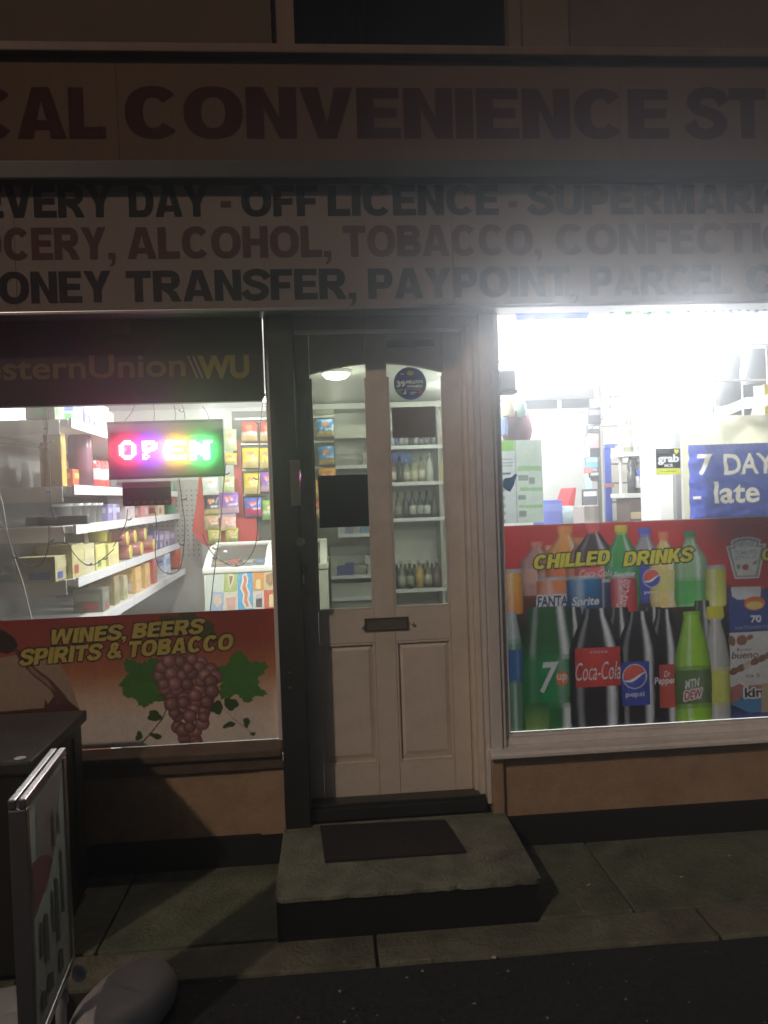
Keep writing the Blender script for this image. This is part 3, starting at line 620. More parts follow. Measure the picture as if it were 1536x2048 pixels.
# =================================================================== WINDOW PRINTS (flat vinyl sheets, printed in colour)
def mixc(a, b, t): t = max(0, min(1, t)); return tuple(a[i]*(1-t)+b[i]*t for i in range(3))
def mul(c, k): return tuple(min(1, x*k) for x in c)
def texttris(t, x0, x1, z0, z1, weight, shear):
    cu = bpy.data.curves.new('t', 'FONT'); cu.body = t; cu.offset = weight; cu.shear = shear; cu.resolution_u = 4; cu.space_word = .8
    o = bpy.data.objects.new('tmp', cu); sc.collection.objects.link(o); me = bpy.data.meshes.new_from_object(o.evaluated_get(bpy.context.evaluated_depsgraph_get()))
    sc.collection.objects.unlink(o); bpy.data.objects.remove(o)
    xs = [v.co.x for v in me.vertices]; ys = [v.co.y for v in me.vertices]; a_, b_, c_, d_ = min(xs), max(xs), min(ys), max(ys)
    out = [[(x0+(me.vertices[i].co.x-a_)/(b_-a_)*(x1-x0), z0+(me.vertices[i].co.y-c_)/(d_-c_)*(z1-z0)) for i in p.vertices] for p in me.polygons]
    bpy.data.meshes.remove(me); return out
MC = {}
def mcol(m):
    if isinstance(m, tuple): return m
    for n_ in m.node_tree.nodes:
        if n_.type == 'RGB': return tuple(n_.outputs[0].default_value)[:3]
class Print:
    def __init__(s, Y, canvas=None): s.Y = Y; s.cv = canvas
    def next(s):
        if s.cv is None: s.Y -= .00022
        return s.Y
    def out(s, mb, name, m, parent):
        if s.cv is None: return mb.obj(name, m, parent)
        for f, c in zip(mb.f, mb.c):
            col = tuple(sum(q[i] for q in c)/len(c) for i in range(3)) if isinstance(c, list) else c
            s.cv.add([mb.v[i] for i in f], col)
    def pts(s, px): return [tuple(P(x, y, s.Y)) for x, y in px]
    def poly(s, name, px, col, parent, m=None):
        s.next(); mb = MB(); mb.poly(s.pts(px), col); return s.out(mb, name, m or attr, parent)
    def grad(s, name, c00, c10, c01, c11, rows, parent, m):
        """quad with colour stops down its height; corners top-left, top-right, bottom-left, bottom-right in px"""
        if s.cv is not None: rows = [(t/40, next(mixc(c0, c1, (t/40-a)/(b_-a)) for (a, c0), (b_, c1) in zip(rows, rows[1:]) if a <= t/40 <= b_+1e-9)) for t in range(41)]
        s.next(); a, b, c, d = [P(*q, s.Y) for q in (c00, c10, c01, c11)]; R_, C_ = [], []
        for t, col in rows:
            R_.append([a.lerp(c, t), a.lerp(c, t).lerp(b.lerp(d, t), .5), b.lerp(d, t)]); C_.append([col]*3)
        return s.out(MB().grid(R_, C_, False), name, m, parent)
    def shape(s, name, cx, y0, y1, w, prof, colf, parent, m, cols=26):
        """upright silhouette: prof = [(t from top, half width 0..1)], colf(u,t) -> colour"""
        s.next(); c0 = P(cx+.018*(y0-y1), y0, s.Y); c1 = P(cx+.018*(y1-y0), y1, s.Y); q = K(cx, (y0+y1)/2, s.Y)*w/2; x0 = (c0.x+c1.x)/2
        H = c0.z-c1.z; R_, C_ = [], []; n = 26
        def hw(t):
            for (ta, wa), (tb, wb) in zip(prof, prof[1:]):
                if ta <= t <= tb: return wa if tb == ta else wa+(wb-wa)*(t-ta)/(tb-ta)
            return prof[-1][1]
        ts = sorted(set([i/n for i in range(n+1)]+[p[0] for p in prof]+[min(1, p[0]+.0005) for p in prof]))
        for t in ts:
            R_.append([(x0+q*hw(t)*(2*j/cols-1), s.Y, c0.z-H*t) for j in range(cols+1)]); C_.append([colf(2*j/cols-1, t) for j in range(cols+1)])
        return s.out(MB().grid(R_, C_, False), name, m, parent)
    def word(s, t, cx, cy, w, h, m, parent, weight=.03, shear=0, outline=None, rot=0, heavy=False):
        c = P(cx, cy, s.Y); q = K(cx, cy, s.Y); x0, x1, z0, z1 = c.x-w*q/2, c.x+w*q/2, c.z-h*q/2, c.z+h*q/2
        pcs = gpieces(t, x0, x1, z0, z1, shear=shear, s=.30, b=.22) if heavy else texttris(t, x0, x1, z0, z1, weight, shear)
        if rot: pcs = [[(c.x+(x-c.x)*math.cos(rot)+(z-c.z)*math.sin(rot), c.z-(x-c.x)*math.sin(rot)+(z-c.z)*math.cos(rot)) for x, z in p] for p in pcs]
        if outline is not None:
            mb = MB(); k = 0
            for a in range(8):
                dx, dz = 2.6*q*math.cos(a*math.pi/4), 2.6*q*math.sin(a*math.pi/4)
                for p in pcs: k += 1; mb.poly([(x+dx, s.Y-.00003*(k % 11)-.00001*a, z+dz) for x, z in p], mcol(outline))
            if s.cv is None: s.Y -= .0008
            s.out(mb, 'lettering_outline', outline, parent); s.next()
        mb = MB(); k = 0
        for p in pcs: k += 1; mb.poly([(x, s.Y-.00004*(k % 7), z) for x, z in p], mcol(m))
        if s.cv is None: s.Y -= .0004
        return s.out(mb, 'lettering', m, parent)
yel_p = (.62,.56,.03); blk_p = (.01,.01,.008); wht_p = (.62,.62,.62)
yel_d = mat('print_yellow_left', (.60,.52,.10), .5); brown_p = (.14,.07,.04); red_p = (.4,.03,.03); navy_p = (.02,.03,.12); grey_p = (.28,.32,.34)
blk_d = mat('print_black_left', (.01,.01,.008), .5)
BOT = [(0,.36),(.08,.36),(.081,.30),(.14,.32),(.25,.62),(.36,.95),(.5,1),(.52,.95),(.6,.97),(.9,1),(1,.9)]
BIG = [(0,.42),(.07,.48),(.18,.72),(.32,.96),(.42,1),(.60,.97),(.72,1),(.94,.98),(1,.88)]
CAN = [(0,.84),(.06,.9),(.1,1),(.92,1),(1,.88)]
def shade(c, u, hl=(.78,.78,.80), where=.45, wd=.19, amt=.55):
    k = 1.05-.6*abs(u)**2.2; c = mul(c, k); c = mixc(c, hl, .35*amt*max(0, 1-((u+.62)/.12)**2)); d = abs(u-where)/wd
    return mixc(c, hl, amt*max(0, 1-d*d))
def bottle(pr, cx, y0, y1, w, body, cap=None, label=None, capfrac=.09, lab=(.5,.8), parent=None, prof=BOT, amt=.5, top=None, m=None, name='printed_bottle', where=.45):
    def cf(u, t):
        if cap and t < capfrac: return mul(cap, 1.0-.35*abs(u)**2+ (.12 if u < -.2 else 0))
        if label and lab[0] < t < lab[1]: return shade(label, u, amt=amt*.25)
        if top and t < lab[0]*.75: return shade(top, u, amt=amt, where=where)
        return shade(body, u, amt=amt, where=where)
    return pr.shape(name, cx, y0, y1, w, prof, cf, parent, m or poster_m)

# ---- drinks poster in the right window
cvD = Canvas(); pr = Print(GR+.020, cvD)
pt = thing('drinks_poster', 'wide red poster of chilled drink bottles and cans across the right window', 'poster', (1.6, pr.Y, zrg))
pr.grad('sheet', (1002,1052), (1640,1030), (1018,1470), (1650,1428), [(0,(.52,.035,.03)),(.30,(.48,.03,.025)),(.34,(.10,.03,.02)),(.5,(.016,.020,.014)),(.94,(.015,.022,.016)),(.96,(.03,.04,.16)),(1,(.03,.04,.16))], pt, poster_m)
bk = (.035,.015,.012)
bottle(pr, 1074, 1083, 1190, 72, (.42,.22,.20), (.62,.22,.12), (.55,.33,.25), parent=pt, amt=.3)
bottle(pr, 1100, 1090, 1200, 54, (.40,.18,.12), (.6,.3,.2), (.55,.3,.2), parent=pt, amt=.35)
bottle(pr, 1131, 1052, 1200, 88, (.70,.30,.06), (.72,.27,.06), (.62,.16,.05), lab=(.5,.85), parent=pt, capfrac=.12)
bottle(pr, 1158, 1075, 1200, 60, (.30,.12,.06), (.55,.2,.08), (.5,.2,.1), parent=pt, amt=.4)
bottle(pr, 1187, 1046, 1200, 84, (.06,.035,.035), (.70,.12,.10), (.60,.10,.09), lab=(.56,.86), parent=pt, capfrac=.12, amt=.6)
bottle(pr, 1290, 1055, 1225, 74, (.05,.035,.04), (.10,.12,.50), (.05,.07,.36), lab=(.42,.86), parent=pt, capfrac=.11, top=(.34,.32,.33))
bottle(pr, 1243, 1050, 1215, 74, (.05,.30,.07), (.60,.52,.03), (.06,.30,.12), lab=(.5,.8), parent=pt, capfrac=.11, amt=.55)
bottle(pr, 1327, 1063, 1215, 62, (.72,.55,.20), (.72,.22,.10), (.62,.55,.18), lab=(.5,.78), parent=pt, capfrac=.12)
bottle(pr, 1380, 1062, 1212, 70, (.30,.50,.26), (.06,.22,.07), (.10,.45,.10), lab=(.62,.98), parent=pt, capfrac=.1, amt=.75)
def can(cx, y0, y1, w, c, c2=None, parent=pt):
    def cf(u, t):
        if t < .09: return mul((.45,.45,.45), 1-.4*abs(u))
        return shade(mixc(c, c2 or c, (t-.2)*1.2), u, amt=.35, where=-.25, wd=.3)
    return pr.shape('printed_can', cx, y0, y1, w, CAN, cf, parent, poster_m)
can(1026, 1138, 1228, 38, (.66,.34,.04), (.62,.20,.03))
can(1430, 1130, 1212, 44, (.55,.55,.08), (.62,.62,.15))
can(1106, 1154, 1230, 66, (.68,.20,.05), (.50,.40,.38))
pr.word('FANTA', 1104, 1202, 62, 22, navy_p, pt, weight=.03, shear=.1, outline=wht_p)
can(1208, 1158, 1228, 34, (.02,.03,.10), (.01,.02,.06))
can(1168, 1151, 1228, 72, (.02,.16,.36), (.01,.03,.10))
pr.word('Sprite', 1170, 1204, 56, 22, wht_p, pt, weight=.02, shear=.2)
can(1246, 1149, 1226, 54, (.52,.05,.06), (.50,.04,.05))
pr.word('Coca-Cola', 1245, 1188, 60, 20, wht_p, pt, weight=.0, shear=.3, rot=R(-78))
pr.word('Coca-Cola', 1190, 1146, 66, 14, wht_p, pt, weight=-.005, shear=.3)
pr.word('Sprite', 1247, 1148, 44, 12, wht_p, pt, weight=.02, shear=.2)
def globe(cx, cy, r, parent):
    pr.next(); c = P(cx, cy, pr.Y); q = K(cx, cy, pr.Y)*r; n = 28
    th = [2*math.pi*i/n for i in range(n)]
    MB().poly([(c.x+q*1.1*math.cos(t), pr.Y, c.z+q*1.1*math.sin(t)) for t in th], (.5,.5,.55)).to(pr)
    pr.next(); MB().poly([(c.x+q*math.cos(t), pr.Y, c.z+q*math.sin(t)) for t in th], (.06,.08,.38)).to(pr)
    pr.next()
    top = [(c.x+q*math.cos(t), pr.Y, c.z+q*math.sin(t)) for t in [math.pi*(.05+.92*i/14) for i in range(15)]]
    low = [(c.x+q*(-.95+1.9*i/10), pr.Y, c.z+q*(.02+.34*math.sin((i/10-.62)*3.3)-.02)) for i in range(1, 10)]
    MB().poly(top+low, (.62,.10,.07)).to(pr)
    pr.next()
    w1 = [(c.x+q*(-.97+1.9*i/10), pr.Y, c.z+q*(.02+.34*math.sin((i/10-.62)*3.3))) for i in range(11)]
    w2 = [(x, y, z-q*(.05+.22*math.sin(math.pi*k/10))) for k, (x, y, z) in enumerate(w1)]
    MB().poly(w1+w2[::-1], (.72,.72,.74)).to(pr)
globe(1302, 1156, 17, pt); pr.word('pepsi', 1301, 1184, 28, 8, wht_p, pt, weight=.01)
# front row of big bottles
bottle(pr, 1026, 1222, 1462, 42, (.10,.22,.13), None, (.03,.10,.26), lab=(.32,.58), parent=pt, prof=BIG, amt=.45, top=(.34,.40,.38), where=.1)
for x_ in (1146, 1240, 1306): bottle(pr, x_, 1214, 1440, 84, (.02,.022,.018), None, None, parent=pt, prof=BIG, amt=.75, where=.2)
bottle(pr, 1098, 1213, 1464, 112, (.025,.12,.035), None, (.015,.20,.06), lab=(.40,.80), parent=pt, prof=[(0,.7),(.15,.8),(.3,.92),(.5,1),(.95,1),(1,.9)], amt=.9, top=(.02,.09,.025), where=.62)
pr.shape('printed_glow', 1073, 1405, 1462, 52, [(0,.8),(.3,1),(1,.9)], lambda u, t: mixc((.02,.12,.03), (.30,.42,.12), t*.9*(1-abs(u)*.5)), pt, poster_m)
pr.word('7', 1098, 1354, 40, 62, wht_p, pt, weight=.02, shear=.25)
pr.next(); c = P(1123, 1356, pr.Y); q = K(1123, 1356, pr.Y); e_ = MB(); ell(e_, c.x, c.z, 13*q, 15*q, pr.Y, (.62,.14,.05)); e_.to(pr)
pr.word('up', 1123, 1356, 20, 17, wht_p, pt, weight=.02)
bottle(pr, 1405, 1200, 1440, 70, (.05,.06,.03), None, None, parent=pt, prof=BIG, amt=.5, where=.3)
bottle(pr, 1330, 1218, 1450, 80, (.018,.012,.014), None, None, parent=pt, prof=BIG, amt=.8, where=.3)
bottle(pr, 1278, 1222, 1452, 96, (.016,.012,.014), None, None, parent=pt, prof=BIG, amt=.8, where=.4)
bottle(pr, 1192, 1216, 1458, 112, (.016,.012,.012), None, None, parent=pt, prof=BIG, amt=.9, where=.55)
def label(cx, y0, y1, w, col, name='printed_label'):
    return pr.shape(name, cx, y0, y1, w, [(0,1),(1,1)], lambda u, t: mul(col, 1.05-.35*u*u), pt, poster_m, 6)
label(1195, 1294, 1372, 92, (.52,.05,.04)); pr.word('Coca-Cola', 1195, 1341, 92, 36, wht_p, pt, weight=-.005, shear=.3)
pr.word('CONTOUR BOTTLE', 1196, 1303, 36, 4, wht_p, pt, weight=.0)
label(1270, 1322, 1410, 58, (.05,.07,.34)); globe(1268, 1352, 23, pt); pr.word('pepsi', 1269, 1389, 38, 12, wht_p, pt, weight=.01)
label(1338, 1328, 1414, 42, (.46,.07,.05)); pr.word('Dr', 1333, 1347, 14, 12, wht_p, pt, weight=.01, shear=.2); pr.word('Pepper', 1329, 1362, 44, 18, wht_p, pt, weight=.02, shear=.15)
bottle(pr, 1431, 1212, 1438, 56, (.42,.40,.36), (.56,.50,.04), (.50,.50,.10), lab=(.56,.86), parent=pt, capfrac=.11, prof=[(0,.62),(.10,.66),(.13,.4),(.3,.75),(.5,1),(1,1)], amt=.4, where=-.1)
bottle(pr, 1384, 1222, 1440, 78, (.28,.52,.03), (.12,.32,.04), (.10,.16,.05), lab=(.52,.86), parent=pt, capfrac=.03, prof=[(0,.45),(.04,.45),(.06,.42),(.2,.62),(.38,.9),(.6,1),(1,.95)], amt=.35, where=-.2)
pr.word('MTN', 1383, 1366, 32, 18, wht_p, pt, weight=.03, shear=.3, rot=R(-8)); pr.word('DEW', 1385, 1388, 40, 18, red_p, pt, weight=.03, shear=.3, outline=wht_p, rot=R(-8))
pr.word('CHILLED', 1143, 1119, 162, 28, yel_p, pt, shear=.28, outline=blk_p, rot=R(-1.8), heavy=True)
pr.word('DRINKS', 1316, 1113, 148, 28, yel_p, pt, shear=.28, outline=blk_p, rot=R(-1.8), heavy=True)
# groceries part
pr.poly('printed_pack', [(1455,1175),(1640,1168),(1640,1255),(1457,1264)], (.035,.05,.17), pt, poster_m)
pr.poly('printed_pack', [(1457,1265),(1640,1256),(1640,1365),(1459,1374)], (.46,.43,.41), pt, poster_m)
pr.poly('printed_pack', [(1459,1375),(1640,1366),(1640,1412),(1500,1425),(1461,1408)], (.06,.17,.33), pt, poster_m)
pr.poly('printed_pack', [(1459,1375),(1478,1366),(1490,1374),(1500,1370),(1526,1368),(1540,1372),(1486,1385),(1476,1402),(1461,1404)], (.30,.12,.10), pt, poster_m)
ket = [(1468,1060),(1474,1050),(1512,1047),(1535,1054),(1544,1080),(1548,1140),(1542,1170),(1520,1180),(1480,1180),(1457,1168),(1452,1130),(1452,1085)]
pr.poly('printed_bottle', ket, (.40,.030,.025), pt, poster_m)
pr.poly('printed_cap', [(1460,1174),(1520,1172),(1519,1192),(1505,1198),(1473,1199),(1462,1192)], (.52,.50,.50), pt, poster_m)
pr.poly('printed_label', [(1460,1081),(1474,1075),(1498,1073),(1520,1078),(1518,1087),(1530,1087),(1516,1156),(1468,1158),(1450,1093),(1461,1091)], (.60,.60,.58), pt, poster_m)
pr.poly('printed_label', [(1464,1083),(1476,1078),(1498,1076),(1516,1081),(1514,1090),(1526,1090),(1513,1153),(1470,1155),(1454,1095),(1465,1094)], (.24,.27,.27), pt, poster_m)
pr.poly('printed_label', [(1468,1086),(1478,1082),(1498,1080),(1512,1084),(1510,1093),(1521,1094),(1509,1150),(1473,1152),(1459,1098),(1469,1097)], (.60,.60,.58), pt, poster_m)
pr.word('HEINZ', 1490, 1088, 36, 9, grey_p, pt, weight=.02); pr.word('TOMATO', 1489, 1105, 47, 9, grey_p, pt, weight=.02); pr.word('KETCHUP', 1489, 1115, 42, 7, grey_p, pt, weight=.02)
pr.next(); c = P(1489, 1134, pr.Y); q = K(1489, 1134, pr.Y); e_ = MB(); ell(e_, c.x, c.z, 7*q, 6*q, pr.Y, (.35,.06,.05)); e_.to(pr)
pr.poly('printed_leaf', [(1470,1130),(1477,1128),(1480,1134),(1474,1140)], (.2,.24,.2), pt, poster_m)
pr.poly('printed_leaf', [(1503,1125),(1512,1120),(1513,1125),(1505,1130)], (.2,.24,.2), pt, poster_m)
pr.word('G', 1533, 1108, 26, 24, yel_p, pt, shear=.2, outline=blk_p, heavy=True)
pr.next(); c = P(1507, 1206, pr.Y); q = K(1507, 1206, pr.Y); e_ = MB(); ell(e_, c.x, c.z, 22*q, 14*q, pr.Y, (.48,.13,.03)); e_.to(pr)
pr.next(); e_ = MB(); ell(e_, c.x, c.z-4*q, 17*q, 8*q, pr.Y, (.55,.40,.10)); e_.to(pr)
pr.word('70', 1510, 1237, 22, 15, wht_p, pt, weight=.03); pr.word("NATION'S FAVOURITE", 1526, 1253, 118, 6, grey_p, pt, weight=.01)
for cx_, cy_, w_, h_ in ((1462,1281,14,22),(1482,1280,22,20),(1498,1274,14,10)):
    pr.next(); c = P(cx_, cy_, pr.Y); q = K(cx_, cy_, pr.Y); e_ = MB(); ell(e_, c.x, c.z, w_*.5*q, h_*.5*q, pr.Y, (.20,.09,.05), th=.3); e_.to(pr)
pr.word('Kinder', 1488, 1298, 30, 6, brown_p, pt, weight=.0); pr.word('bueno', 1488, 1309, 56, 14, brown_p, pt, weight=.02, shear=.2)
for k_ in range(6):
    pr.next(); c = P(1466+k_*14, 1342-k_*6.5, pr.Y); q = K(1500, 1330, pr.Y); e_ = MB(); ell(e_, c.x, c.z, 10*q, 7*q, pr.Y, (.16,.075,.04) if k_ != 2 else (.40,.32,.24), th=.45); e_.to(pr)
pr.word('da 5', 1504, 1350, 28, 8, brown_p, pt, weight=.0); pr.word('kin', 1506, 1384, 38, 20, blk_p, pt, weight=.03, outline=wht_p)
pr.poly('printed_pack', [(1522,1366),(1600,1362),(1600,1420),(1520,1424)], (.36,.28,.16), pt, poster_m)

zt0 = Z(1002, 1052, pr.Y); ztR = Z(1536, 1035, pr.Y); zPb = min(Z(1018, 1470, pr.Y), Z(1536, 1437, pr.Y))
xP0 = xw0+.003; xP1 = X(1600, 1200, pr.Y)
cvD.sheet('sheet', poster_m, pt, xP0, xP1, zrg+.012, max(zt0, ztR), lambda x, z: GR+.012+.0006*math.sin(x*9+z*4), .0024)

st, c, q, r0 = STK; cv = Canvas(); sp0 = Print(YD-.003, cv)
def cE(cx, cz, a_, b_, col, n=20): cv.add([(c.x+q*(cx+a_*math.cos(2*math.pi*t/n)), c.z+q*(cz+b_*math.sin(2*math.pi*t/n))) for t in range(n)], col)
cE(0, 0, 40, 40, (.035,.05,.24)); cE(0, 0, 27, 27, (.030,.04,.20)); cE(1, 21, 7, 5, (.60,.50,.06)); cE(-22, -17, 5, 5, (.10,.32,.08)); cE(21, -17, 5, 5, (.5,.08,.08)); cE(-10, -18, 2, 4, (.8,.8,.85)); cE(-13, -20, 3, 1.5, (.8,.8,.85)); cE(-15, 19, 4, 1.5, (.5,.5,.6)); cE(6, -18, 8, 1.4, (.55,.55,.62)); cE(4, -21, 6, 1.2, (.45,.45,.55))
sp0.word('39', 802, 768, 18, 13, (.8,.8,.82), st, weight=.05); sp0.word('MILLION', 829, 763.5, 33, 7, (.8,.8,.82), st, weight=.04); sp0.word('WINNERS', 829, 772.5, 32, 6, (.8,.8,.82), st, weight=.04); sp0.word('CREATED', 818, 779, 50, 2.5, (.5,.5,.6), st, weight=.02)
cv.sheet('disc', paper_m, st, c.x-r0, c.x+r0, c.z-r0, c.z+r0, lambda x, z: YD-.003, .0013, lambda x, z: (x-c.x)**2+(z-c.z)**2 < r0*r0)
# ---- grapes poster in the left window
cvW = Canvas(); pl_ = Print(GL-.003, cvW)
wp = thing('wine_poster', 'red to white poster with a grape bunch at the foot of the left window', 'poster', (-1.5, pl_.Y, zlw_s))
pl_.grad('sheet', (-300,1257), (556,1214), (-290,1540), (567,1498), [(0,(.36,.055,.04)),(.22,(.38,.075,.045)),(.42,(.52,.22,.10)),(.58,(.74,.55,.40)),(.75,(.85,.79,.71)),(1,(.86,.82,.77))], wp, poster_d)
def leafshape(cx, cy, a, b_, th, spikes=None):
    spikes = spikes or (13 if a > 30 else 9)
    pts = []
    for i in range(spikes*4):
        t = 2*math.pi*i/(spikes*4); r_ = (1-.10*(i % 2)-.06*(i % 3 == 1)+.20*math.cos(5*t+cx)) if a > 30 else (1-.16*(i % 4 == 2)-.06*(i % 2)+.12*math.sin(3*t+cx))
        x, y = a*r_*math.cos(t), b_*r_*math.sin(t); pts.append((cx+x*math.cos(th)-y*math.sin(th), cy+x*math.sin(th)+y*math.cos(th)))
    return pts
for a_ in ((290,1358,50,42,.4),(288,1385,40,26,.2),(478,1352,54,44,-.3),(490,1375,40,26,.3),(372,1250,52,26,.1),(415,1268,24,16,.5)):
    g_ = (.07,.25,.04) if a_[1] > 1300 else (.08,.09,.02)
    pl_.poly('printed_leaf', leafshape(*a_), mul(g_, random.uniform(.8,1.15)), wp, poster_d)
for pts in ([(333,1415),(325,1436),(310,1455),(296,1472),(283,1485)], [(425,1395),(445,1415),(465,1437),(485,1452),(505,1468)]):
    
    for (xa, ya), (xb, yb) in zip(pts, pts[1:]): pl_.poly('v', [(xa, ya-1), (xb, yb-1), (xb+1.5, yb+1.2), (xa+1.5, ya+1.2)], (.10,.11,.05), wp)
for a_ in ((309,1432,15,12,.2),(278,1472,7,11,.3),(312,1472,14,6,.3),(432,1415,16,14,0),(462,1408,16,13,.3),(458,1450,14,6,-.3),(493,1445,7,11,0),(506,1468,6,4,0)):
    pl_.poly('printed_leaf', leafshape(*a_, 5), (.05,.12,.03), wp, poster_d)
rng = random.Random(3); gr = []
for iy in range(13):
    y_ = 1322+iy*14.2; hw_ = [44,60,66,62,60,48,50,42,40,40,30,26,18][iy]; cx0 = 372+iy*.8; n_ = max(2, int(hw_*2/21))
    for ix in range(n_): gr.append((cx0-hw_+hw_*2*(ix+.5)/n_+rng.uniform(-4,4), y_+rng.uniform(-4,4)))
rng.shuffle(gr)
for gx, gy in gr[:74]:
    k_ = rng.uniform(.75, 1.2); rr = rng.uniform(11.5, 15.5); c = P(gx, gy, pl_.Y); q = K(gx, gy, pl_.Y)*rr; rows, cols = [], []
    for ri, (rad, cc) in enumerate(((0,(.60,.42,.40)),(.2,(.50,.31,.30)),(.4,(.41,.23,.22)),(.6,(.34,.17,.17)),(.8,(.27,.125,.125)),(.93,(.19,.085,.09)),(1,(.14,.06,.065)))):
        rows.append([(c.x+(-.25*(1-rad))*q+q*rad*math.cos(2*math.pi*i/14), pl_.Y, c.z+.25*(1-rad)*q+q*rad*math.sin(2*math.pi*i/14)) for i in range(15)]); cols.append([mul(cc, k_)]*15)
    pl_.out(MB().grid(rows, cols, False), 'g', None, wp)
# glass and pouring wine at the left
pl_.poly('printed_glass', [(-120,1345),(20,1312),(96,1300),(135,1350),(160,1420),(165,1530),(-120,1530)], (.40,.30,.22), wp, poster_d)
pl_.poly('printed_bottle_neck', [(-60,1236),(10,1262),(28,1275),(36,1290),(30,1302),(14,1308),(-60,1290)], (.03,.018,.012), wp, poster_d)
pl_.poly('printed_wine', [(26,1296),(40,1300),(70,1335),(105,1362),(130,1390),(148,1418),(150,1440),(120,1440),(118,1410),(100,1378),(66,1352),(40,1324)], (.12,.05,.035), wp, poster_d)
pl_.poly('printed_wine', [(44,1312),(60,1332),(96,1362),(112,1384),(100,1374),(62,1344)], (.33,.20,.15), wp, poster_d)
pl_.poly('printed_wine', [(-120,1434),(40,1420),(88,1416),(90,1398),(96,1408),(108,1392),(118,1412),(135,1400),(158,1418),(160,1530),(-120,1530)], (.09,.03,.022), wp, poster_d)
pl_.word('WINES, BEERS', 255, 1263, 308, 30, yel_d, wp, shear=.28, outline=blk_d, rot=R(-1.6), heavy=True)
pl_.word('SPIRITS & TOBACCO', 256, 1299, 424, 32, yel_d, wp, shear=.28, outline=blk_d, rot=R(-1.6), heavy=True)

wx0, wx1 = X(-260, 1300, GL), xp0-.004
wzt = Z(300, 1229, GL); 
cvW.sheet('sheet', poster_d, wp, wx0, wx1, zlw_s+.001, Z(0, 1243, GL)*.5+Z(556, 1214, GL)*.5, lambda x, z: GL-.003-.0006*math.sin(x*7+z*3), .0024)

# =================================================================== INSIDE THE SHOP
ZF = zd-.02                                       # shop floor
ZC = Z(820, 806, 5.15)                            # ceiling
YB = 5.2
room = thing('shop_interior', 'bright white walls and ceiling of the shop room seen through the windows', 'room', (0, 2.6, ZF))
fl_ = box('shop_floor', floor_in, XL, XR, .26, YB+1.5, ZF-.1, ZF, None); props(fl_, kind='structure')
box('side_wall', white_in, XL-.1, XL-.001, .0, YB+1.5, -.1, ZC+.4, room); box('side_wall', white_in, XR+.001, XR+.1, .0, YB+1.5, -.1, ZC+.4, room)
xdr0, xdr1 = X(1050, 900, YB), X(1182, 900, YB); zdt = Z(1110, 822, YB)
box('back_wall', white_in, XL, xdr0, YB, YB+.1, ZF, ZC, room); box('back_wall', white_in, xdr1, XR, YB, YB+.1, ZF, ZC, room)
box('back_wall', white_in, xdr0+.001, xdr1-.001, YB+.001, YB+.1, Z(1110,792,YB), ZC, room)
box('back_wall', white_in, XL, XR, YB+1.5, YB+1.6, ZF, ZC, room)
for a_, b_ in ((1050, 1116), (1124, 1182)):
    x0, x1 = X(a_, 805, YB), X(b_, 805, YB); box('transom_pane', mat('dark_transom_glass', (.10,.11,.12), .15), x0+.003, x1-.003, YB+.02, YB+.04, zdt+.03, Z(1110,793,YB), room)
box('transom_bar', frame_m, xdr0+.002, xdr1-.002, YB-.01, YB+.06, zdt-.03, zdt+.028, room, .004)
ce = box('shop_ceiling', ceil_m, XL, XR, .26, YB+1.5, ZC, ZC+.1, room)
box('front_bulkhead', white_in, XL, XR, .251, .27, zl+.02, ZC-.001, room)
# lights
def lamp_thing(x, y, label_, power, L_=1.2, along='x', col=(1,.99,.95), drop=.05, estr=14):
    t = thing('ceiling_light', label_, 'ceiling light', (x, y, ZC-.001)); w = .05
    dx, dy = (L_/2, w) if along == 'x' else (w, L_/2)
    box('light_body', white_in, x-dx, x+dx, y-dy, y+dy, ZC-.03, ZC-.002, t)
    box('tube', mat('lit_tube_%d' % int(estr), (.9,.9,.9), .5, noise=0, emit=col, estr=estr), x-dx*.97, x+dx*.97, y-dy*.4, y+dy*.4, ZC-drop-.03, ZC-.031, t)
    for k in (-1, 1):
        ld = bpy.data.lights.new('tube_light', 'POINT'); ld.energy = power/2; ld.color = col; ld.shadow_soft_size = .08
        lo = link(bpy.data.objects.new('tube_light', ld)); lo.location = (x+(k*dx*.6 if along == 'x' else 0), y+(k*dy*.6 if along == 'y' else 0), ZC-drop-.12)
    return t
LR = 1.0
lamp_thing(1.75, .95, 'bright tube light nearest the right window', 200*LR, 1.5, 'x', (.93,.96,1.0))
lamp_thing(2.6, 2.6, 'bright tube light above the bottle shelves on the right', 60*LR, 1.2, 'y', (.93,.96,1.0))
lamp_thing(1.35, 3.4, 'bright tube light in front of the back doorway', 115*LR, 1.2, 'y', (.93,.96,1.0))
lamp_thing(-1.0, .75, 'tube light above the OPEN sign inside the left window', 200*LR, 1.2, 'x', (1,1,.94))
lamp_thing(-.85, 4.1, 'tube light above the crisps rack at the back left', 16*LR, 1.0, 'x', (1,1,.90))
lamp_thing(2.0, YB+.9, 'tube light in the room behind the doorway', 160*LR, .8, 'x', (.95,.97,1.0))
c = P(672, 741, 3.0); yl = CAM.y+(ZC-CAM.z)/(c.z-CAM.z)*(c.y-CAM.y); c = P(672, 741, yl)
t = thing('ceiling_light', 'small round glowing ceiling lamp above the left door pane', 'ceiling light', (c.x, yl, ZC-.002))
MB().lathe([(.12, -.03), (.13, -.02), (.13, -.001)], 24, (c.x, yl, ZC)).obj('light_body', white_in, t)
MB().lathe([(.04, -.075), (.09, -.062), (.115, -.032)], 24, (c.x, yl, ZC)).obj('diffuser', mat('lit_bowl', (.9,.9,.9), .5, noise=0, emit=(1,1,.9), estr=30), t)
